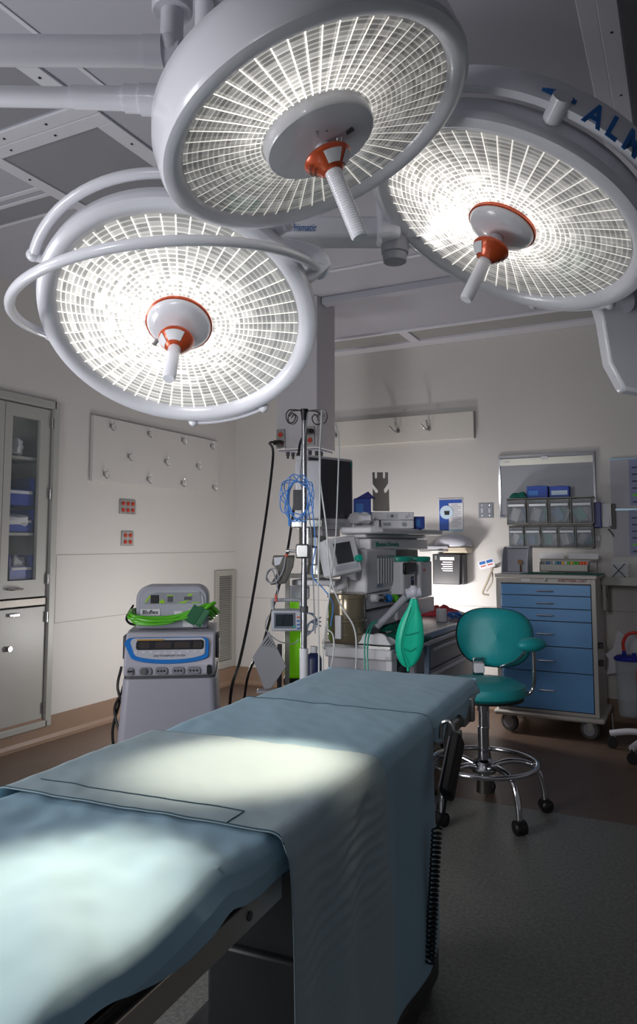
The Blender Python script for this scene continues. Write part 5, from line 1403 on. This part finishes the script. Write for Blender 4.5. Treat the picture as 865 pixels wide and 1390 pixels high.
for i in range(6):
    z1, z0 = zc(vs_[i] + .6), zc(vs_[i + 1] - .6)
    d = Cb('drawer', MB().bb(dx0 + .004, dx1 - .004, cy - .012, cy + .01, z0, z1), cart_b, bev=.002)
    hv = [802, 818.5, 835, 860, 896, 936][i]
    xa, xb_ = ony(731, 870, cy).x, ony(752, 870, cy).x; zz = zc(hv)
    Cb('handle', MB().tube([(xa, cy - .012, zz), (xa + .004, cy - .035, zz), (xb_ - .004, cy - .035, zz), (xb_, cy - .012, zz)], .006, smooth=2), chrome, d, bev=0)
Cb('drawer_gap', MB().bb(dx0, dx1, cy + .002, cy + .0125, zc(964), zc(792)), black, bev=0)
Cb('lock', MB().cyl((ony(741, 787, cy).x, cy, zc(787)), (ony(741, 787, cy).x, cy - .012, zc(787)), .012), chrome)
Cb('name_strip', MB().bb(ony(708, 788, cy).x, ony(720, 788, cy).x, cy - .003, cy, zc(790), zc(786)), paper, bev=0)
text('ANESTHESIA CART', .027, mat('dark_red_print', '#7c1f1c', .5), ct, T(ony(777, 787, cy).x, cy - .002, zc(788)) @ FRONT, world=True, sx=.85, bold=.0006)
for x in (X0 + .07, X1 - .07):
    for y in (cy + .05, cy + .48):
        c_ = Cb('caster', MB().cyl((x - .006, y - .016, .065), (x + .006, y + .016, .065), .065, seg=28), mat('grey_tyre', '#53514f', .5), bev=.004)
        Cb('wheel_disc', MB().cyl((x - .0068, y - .018, .065), (x + .0068, y + .018, .065), .042, seg=24), mid_grey, c_, bev=.002)
        Cb('fork', MB().bb(x - .015, x + .02, y - .026, y - .021, .06, .15).bb(x - .015, x + .02, y + .021, y + .026, .06, .15).bb(x - .03, x + .03, y - .035, y + .035, .145, zc(976)), grey_putty, c_, bev=.002)
Cb('side_latch', MB().bb(X1, X1 + .03, cy + .05, cy + .09, .62, .66).bb(X1, X1 + .03, cy + .05, cy + .09, .50, .54), black)
# on the cart
ZC_ = ZT + .001
x0, x1 = ony(680, 765, cy + .08).x, ony(716, 765, cy + .08).x
t = thing('scoop_box', ((x0 + x1) / 2, cy + .2, ZC_), 0, 'pale grey open-fronted box with curved side on the cart', 'box')
w = x1 - x0; h = ony(698, 742, cy + .1).z - ZC_
b = MB(); b.bb(-w / 2, w / 2, .08, .09, 0, h); b.bb(-w / 2, w / 2, -.12, .09, 0, .008); b.bb(-w / 2 + .02, w / 2, -.03, .09, h - .008, h)
Mx_ = Matrix(((0, 0, 1, -w / 2), (1, 0, 0, 0), (0, 1, 0, 0), (0, 0, 0, 1)))
sidep = [(-.12, 0), (.09, 0), (.09, h), (.0, h), (-.05, h * .9), (-.09, h * .65), (-.115, h * .3)]
b.prism(sidep, .008, Mx_); b.prism(sidep, .008, T(w - .008, 0, 0) @ Mx_)
b.build('shell', light_grey, t, bev=.002)
MB().cyl((w * .12, -.0, h * .42), (w * .12, -.02, h * .42), .018, seg=16).cyl((w * .12, 0, .01), (w * .12, 0, h * .3), .006, seg=8).build('tap', mat('bronze_part', '#7a5a3a', .4, .5), t)
tag(cloth('teal_liner', (ony(712, 776, cy + .1).x + ony(813, 776, cy + .1).x) / 2, cy + .12, ZC_, .56, .24, .006, teal_cloth, 'x', 'cloth', 8), 'flat green liner cloth under the ampoule tray on cart', 'cloth')
x0, x1 = ony(733, 768, cy + .1).x, ony(799, 768, cy + .1).x
t = thing('ampoule_tray', ((x0 + x1) / 2, cy + .14, ZC_ + .018), 0, 'long grey tray of ampoules standing on the cart top', 'tray')
w = x1 - x0
b = MB(); b.bb(-w / 2, w / 2, -.05, -.045, 0, .05); b.bb(-w / 2, w / 2, .06, .065, 0, .08); b.bb(-w / 2, w / 2, -.05, .065, 0, .005); b.bb(-w / 2, -w / 2 + .005, -.05, .065, 0, .07); b.bb(w / 2 - .005, w / 2, -.05, .065, 0, .07)
b.build('tray', grey_putty, t, smooth=False)
cols = ['#3b6fa8', '#c9c9cf', '#2d7f8a', '#d8a23a', '#8f8f95', '#4aa832', '#cfcfcf', '#4aa832', '#e0561c', '#e0561c', '#e0561c', '#7a5fa8']
order = [4, 4, 0, 4, 1, 2, 0, 3, 1, 5, 3, 5, 7, 8, 9, 10]
for k, o_ in enumerate(order):
    x = t.location.x - w * .46 + k * w * .92 / (len(order) - 1)
    a = thing('ampoule', (x, cy + .135, ZC_ + .024), 0, 'one of the small colour-capped ampoules lined up in the grey tray', 'ampoule', 'ampoules in the grey tray')
    MB().cyl((0, 0, 0), (0, 0, .045), .0115, seg=12).build('vial', clear, a)
    MB().cyl((0, 0, .045), (0, 0, .066), .012, seg=12).build('cap', mat('cap_' + str(o_), cols[o_], .4), a)
x0, x1 = ony(732, 755, 5.9).x, ony(812, 755, 5.9).x
t = thing('label_rail', ((x0 + x1) / 2, 5.93, ZC_), 0, 'white printed label rail raised behind the ampoule tray', 'label rail')
w = x1 - x0; h = ony(770, 755, 5.93).z - ZC_
MB().bb(-w / 2, -w * .08, -.004, .0, h - .02, h + .02).bb(w * .0, w / 2, -.004, 0, h - .02, h + .02).build('strip', paper, t)
MB().bb(-w / 2, w / 2, .0, .008, h - .03, h - .015).cyl((-w / 2 + .01, .004, 0), (-w / 2 + .01, .004, h), .005, seg=8).cyl((w / 2 - .01, .004, 0), (w / 2 - .01, .004, h), .005, seg=8).build('frame', frame_g, t)

# ================================================================ STOOL
SX, SY = -.965, 3.81
st = thing('drafting_stool', (SX, SY, 0), 0, 'teal vinyl swivel stool with backrest, arm pad and chrome foot ring', 'stool')
def S(name, b, m, par=None, bev=0, **k): return b.build(name, m, par or st, world=True, bev=bev, **k)
def so(x, y, z): return Vector((SX + x * math.cos(HEAD) - y * math.sin(HEAD), SY + x * math.sin(HEAD) + y * math.cos(HEAD), z))
MH = T(SX, SY, 0) @ Matrix.Rotation(HEAD, 4, 'Z')
b = MB().lathe([(0, .565), (.10, .563), (.19, .572), (.212, .59), (.214, .610), (.205, .634), (.17, .650), (.08, .653), (0, .650)], sx=1.0, sy=1.05, seg=48)
b.build('seat', teal_fabric, st, world=True, M=MH @ T(.005, 0, 0))
MB().lathe([(0, .552), (.15, .552), (.2, .562), (.2, .575), (0, .575)], seg=40).build('seat_pan', black, st, world=True, M=MH @ T(.005, 0, 0))
# backrest: rounded trapezoid pad, slightly curved
def backgrid(off, thick, m, nm, sc=1.0):
    b = MB(); N = 40; L = 7
    rings = []
    def outline(a):
        c, s = math.cos(a), math.sin(a); n = 2.7
        x = abs(c) ** (2 / n) * (1 if c > 0 else -1) * .205; z = abs(s) ** (2 / n) * (1 if s > 0 else -1) * .155
        x *= 1 - .10 * (z / .155 < 0) * abs(z / .155)
        return x * sc, z * sc
    for f, dy in ((0, -thick * .5), (.55, -thick * .5), (.85, -thick * .42), (.97, -thick * .2), (1, 0), (.96, thick * .3), (.8, thick * .45), (0, thick * .5)):
        rr_ = []
        for k in range(N):
            x, z = outline(2 * PI * k / N); x *= max(f, .001); z *= max(f, .001)
            y = dy + 1.1 * x * x + off
            rr_.append(b.bm.verts.new((x, y, z)))
        rings.append(rr_)
    for A_, B_ in zip(rings, rings[1:]):
        for k in range(N): b.bm.faces.new((A_[k], A_[(k + 1) % N], B_[(k + 1) % N], B_[k]))
    M = MH @ T(.125, .22, .840) @ Matrix.Rotation(R(-8), 4, 'X') @ Matrix.Rotation(R(-7), 4, 'Z') @ Matrix.Rotation(R(4), 4, 'Y')
    b.build(nm, m, st, world=True, M=M)
backgrid(0, .055, teal_fabric, 'backrest'); backgrid(.024, .03, black, 'back_shell', 1.03)
MB().box((.02, .19, .66), (.06, .012, .16), (.15, 0, 0)).box((.02, .12, .575), (.06, .16, .012)).build('back_bracket', chrome, st, world=True, M=MH, bev=.003)
MB().box((.02, .168, .685), (.055, .03, .05)).build('adjuster', paper, st, world=True, M=MH, bev=.005)
# arm pad and its bent tube
MB().sph((0, 0, 0), .085, (1.0, .52, .42), (0, .0, R(25)), 24).build('arm_pad', teal_fabric, st, world=True, M=T(*at(722, 875, 3.70)) @ Matrix.Rotation(HEAD, 4, 'Z'))
MB().tube([at(724, 880, 3.72), at(725, 905, 3.72), at(724, 932, 3.72), at(716, 942, 3.72), at(690, 946, 3.78)], .010, seg=12).tube([at(712, 886, 3.75), at(700, 898, 3.8), at(680, 905, 3.9)], .009, seg=10).build('arm_tube', chrome, st, world=True)
S('gas_lift', MB().cyl((SX, SY, .34), (SX, SY, .56), .022).cyl((SX, SY, .18), (SX, SY, .42), .028).cyl((SX, SY, .50), (SX, SY, .56), .028), chrome)
S('hub', MB().lathe([(0, .20), (.06, .20), (.065, .215), (.05, .25), (.03, .265), (0, .265)], (SX, SY, 0), seg=32).cyl((SX, SY, .11), (SX, SY, .2), .032), chrome)
S('spring_skirt', MB().cyl((SX, SY, .10), (SX, SY, .17), .04, .036), steel_dark)
S('lever_sleeve', MB().cyl(at(660, 935, 3.8), at(660, 988, 3.8), .017, seg=16), paper)
fr = [(SX + .262 * math.cos(2 * PI * k / 24), SY + .262 * math.sin(2 * PI * k / 24), .245) for k in range(24)]
S('foot_ring', MB().tube(fr, .0125, seg=12, closed=True, smooth=3), chrome)
for k in range(5):
    a = R(-45 + 72 * k); c_, s_2 = math.cos(a), math.sin(a)
    def q(r, z): return (SX + c_ * r, SY + s_2 * r, z)
    lg_ = S('leg', MB().tube([q(.04, .225), q(.13, .25), q(.22, .24), q(.272, .20), q(.300, .12), q(.306, .055)], .0145, seg=12), chrome)
    S('caster', MB().sph(q(.309, .034), .034, (1, 1, 1)).cyl(Vector(q(.309, .034)) + Vector((-s_2, c_, 0)) * -.024, Vector(q(.309, .034)) + Vector((-s_2, c_, 0)) * .024, .0335), black, lg_)

# ================================================================ SUCTION STAND
sc2 = thing('suction_stand', (-.20, 5.28, 0), 0, 'suction canister stand with white star base at right edge', 'suction stand')
bx_, by_ = -.20, 5.28
for a in (168, 240, 96, 24, 312):
    c_, s_2 = math.cos(R(a)), math.sin(R(a))
    l_ = MB().tube([(bx_ + c_ * .03, by_ + s_2 * .03, .13), (bx_ + c_ * .18, by_ + s_2 * .18, .125), (bx_ + c_ * .31, by_ + s_2 * .31, .095)], .021, seg=10).build('leg', white_paint, sc2, world=True)
    MB().cyl((bx_ + c_ * .30, by_ + s_2 * .30 - .015, .035), (bx_ + c_ * .30, by_ + s_2 * .30 + .015, .035), .035, seg=20).cyl((bx_ + c_ * .30, by_ + s_2 * .30, .05), (bx_ + c_ * .30, by_ + s_2 * .30, .09), .01, seg=10).build('caster', black, l_, world=True)
MB().cyl((bx_, by_, .10), (bx_, by_, 1.15), .016).lathe([(0, .10), (.05, .10), (.05, .15), (.02, .17), (0, .17)], (bx_, by_, 0)).build('pole', chrome, sc2, world=True)
cq = at(857, 975, 5.05)
zb_, zt_ = at(857, 972, 5.05).z, at(857, 897, 5.05).z
MB().cyl((cq.x + .06, cq.y, zt_ - .05), (bx_, by_, zt_ - .05), .009).build('ring_holder', steel, sc2, world=True)
sn = thing('suction_canister', (cq.x, cq.y, zb_), 0, 'clear suction canister with dark blue lid and red tube', 'canister')
hC = zt_ - zb_
MB().lathe([(0, 0), (.07, 0), (.078, .01), (.092, hC), (.088, hC), (.074, .014), (0, .008)], seg=36).build('jar', clear, sn)
MB().lathe([(0, hC), (.098, hC), (.102, hC + .012), (.08, hC + .03), (0, hC + .035)], seg=36).cyl((-.03, 0, hC + .03), (-.03, 0, hC + .06), .014, seg=12).cyl((.035, 0, hC + .03), (.035, 0, hC + .05), .014, seg=12).build('lid', mat('navy_lid', '#1a2a9a', .35), sn)
MB().tube([(-.03, 0, hC + .05), (-.032, 0, hC + .12), (.0, 0, hC + .175), (.07, 0, hC + .185), (.16, 0, hC + .13), (.2, 0, hC)], .011, seg=12).build('red_tube', mat('red_tubing', '#c0281c', .35), sn)
MB().bb(.05, .10, -.085, -.07, hC * .6, hC * .85).build('red_label', red_plastic, sn)
wb = thing('white_bag', at(843, 915, 5.5), 0, 'crumpled white plastic bag hanging behind the suction canister', 'bag')
pl = [(840, 855), (848, 862), (856, 862), (870, 868), (872, 900), (866, 914), (845, 912), (822, 915), (826, 895), (821, 888), (832, 880)]
MB().prism(*poly_px(pl, 5.5, .03)).build('bag', mat('white_film', '#e4e2e8', .5, bump=.3, bs=18), wb, world=True, bev=.006)
tag(MB().tube([at(831, 968, 5.2), at(833, 990, 5.15), at(838, 1012, 5.05), at(846, 1022, 5.0)], .003, seg=6).build('thin_lead', wt), 'thin pale lead trailing to floor beside the white star base', 'cord')
# ================================================================ LIGHTING
wd = bpy.data.worlds.new('world'); SC.world = wd; wd.use_nodes = True
bg = wd.node_tree.nodes['Background']; bg.inputs[0].default_value = (.66, .67, .74, 1); bg.inputs[1].default_value = .16
def area(loc, aim, e, size, col=(1, .96, .9), sy=None):
    ld = bpy.data.lights.new('fill_area', 'AREA'); ld.energy = e; ld.size = size; ld.color = col
    if sy: ld.shape = 'RECTANGLE'; ld.size_y = sy
    o = bpy.data.objects.new('fill_area', ld); COL.objects.link(o); o.location = loc
    o.rotation_euler = (Vector(aim) - Vector(loc)).to_track_quat('-Z', 'Y').to_euler(); return o
# work light standing low behind the anaesthesia machine, washing the back wall
def pt_light(loc, e, r, col=(1, .95, .86)):
    ld = bpy.data.lights.new('work_light', 'POINT'); ld.energy = e; ld.shadow_soft_size = r; ld.color = col
    o = bpy.data.objects.new('work_light', ld); COL.objects.link(o); o.location = loc
pt_light((-1.98, 5.50, .86), 30, .07, (1, .97, .94))
pt_light((-3.0, 4.5, .62), 25, .10, (1, .98, .96))
area((-2.7, -.6, 1.9), (-1.9, 3.4, .9), 31, .9, (.97, .98, 1))  # added fill from the left, brightens equipment and table
area((-2.6, .4, .9), (-1.2, 1.6, 2.3), 24, .8, (.97, .97, 1))  # added low fill, brightens the lamp housings from below
sl = bpy.data.lights.new('fill_spot', 'SPOT'); sl.energy = 190; sl.spot_size = R(34); sl.spot_blend = 1; sl.shadow_soft_size = .35; sl.color = (.97, .98, 1)
so_ = bpy.data.objects.new('fill_spot', sl); COL.objects.link(so_); so_.location = (-.55, -.5, 1.85)
so_.rotation_euler = (Vector((-1.5, 4.2, 1.2)) - so_.location).to_track_quat('-Z', 'Y').to_euler()
SC.view_settings.view_transform = 'Standard'
SC.view_settings.look = 'None'
SC.view_settings.exposure = 0
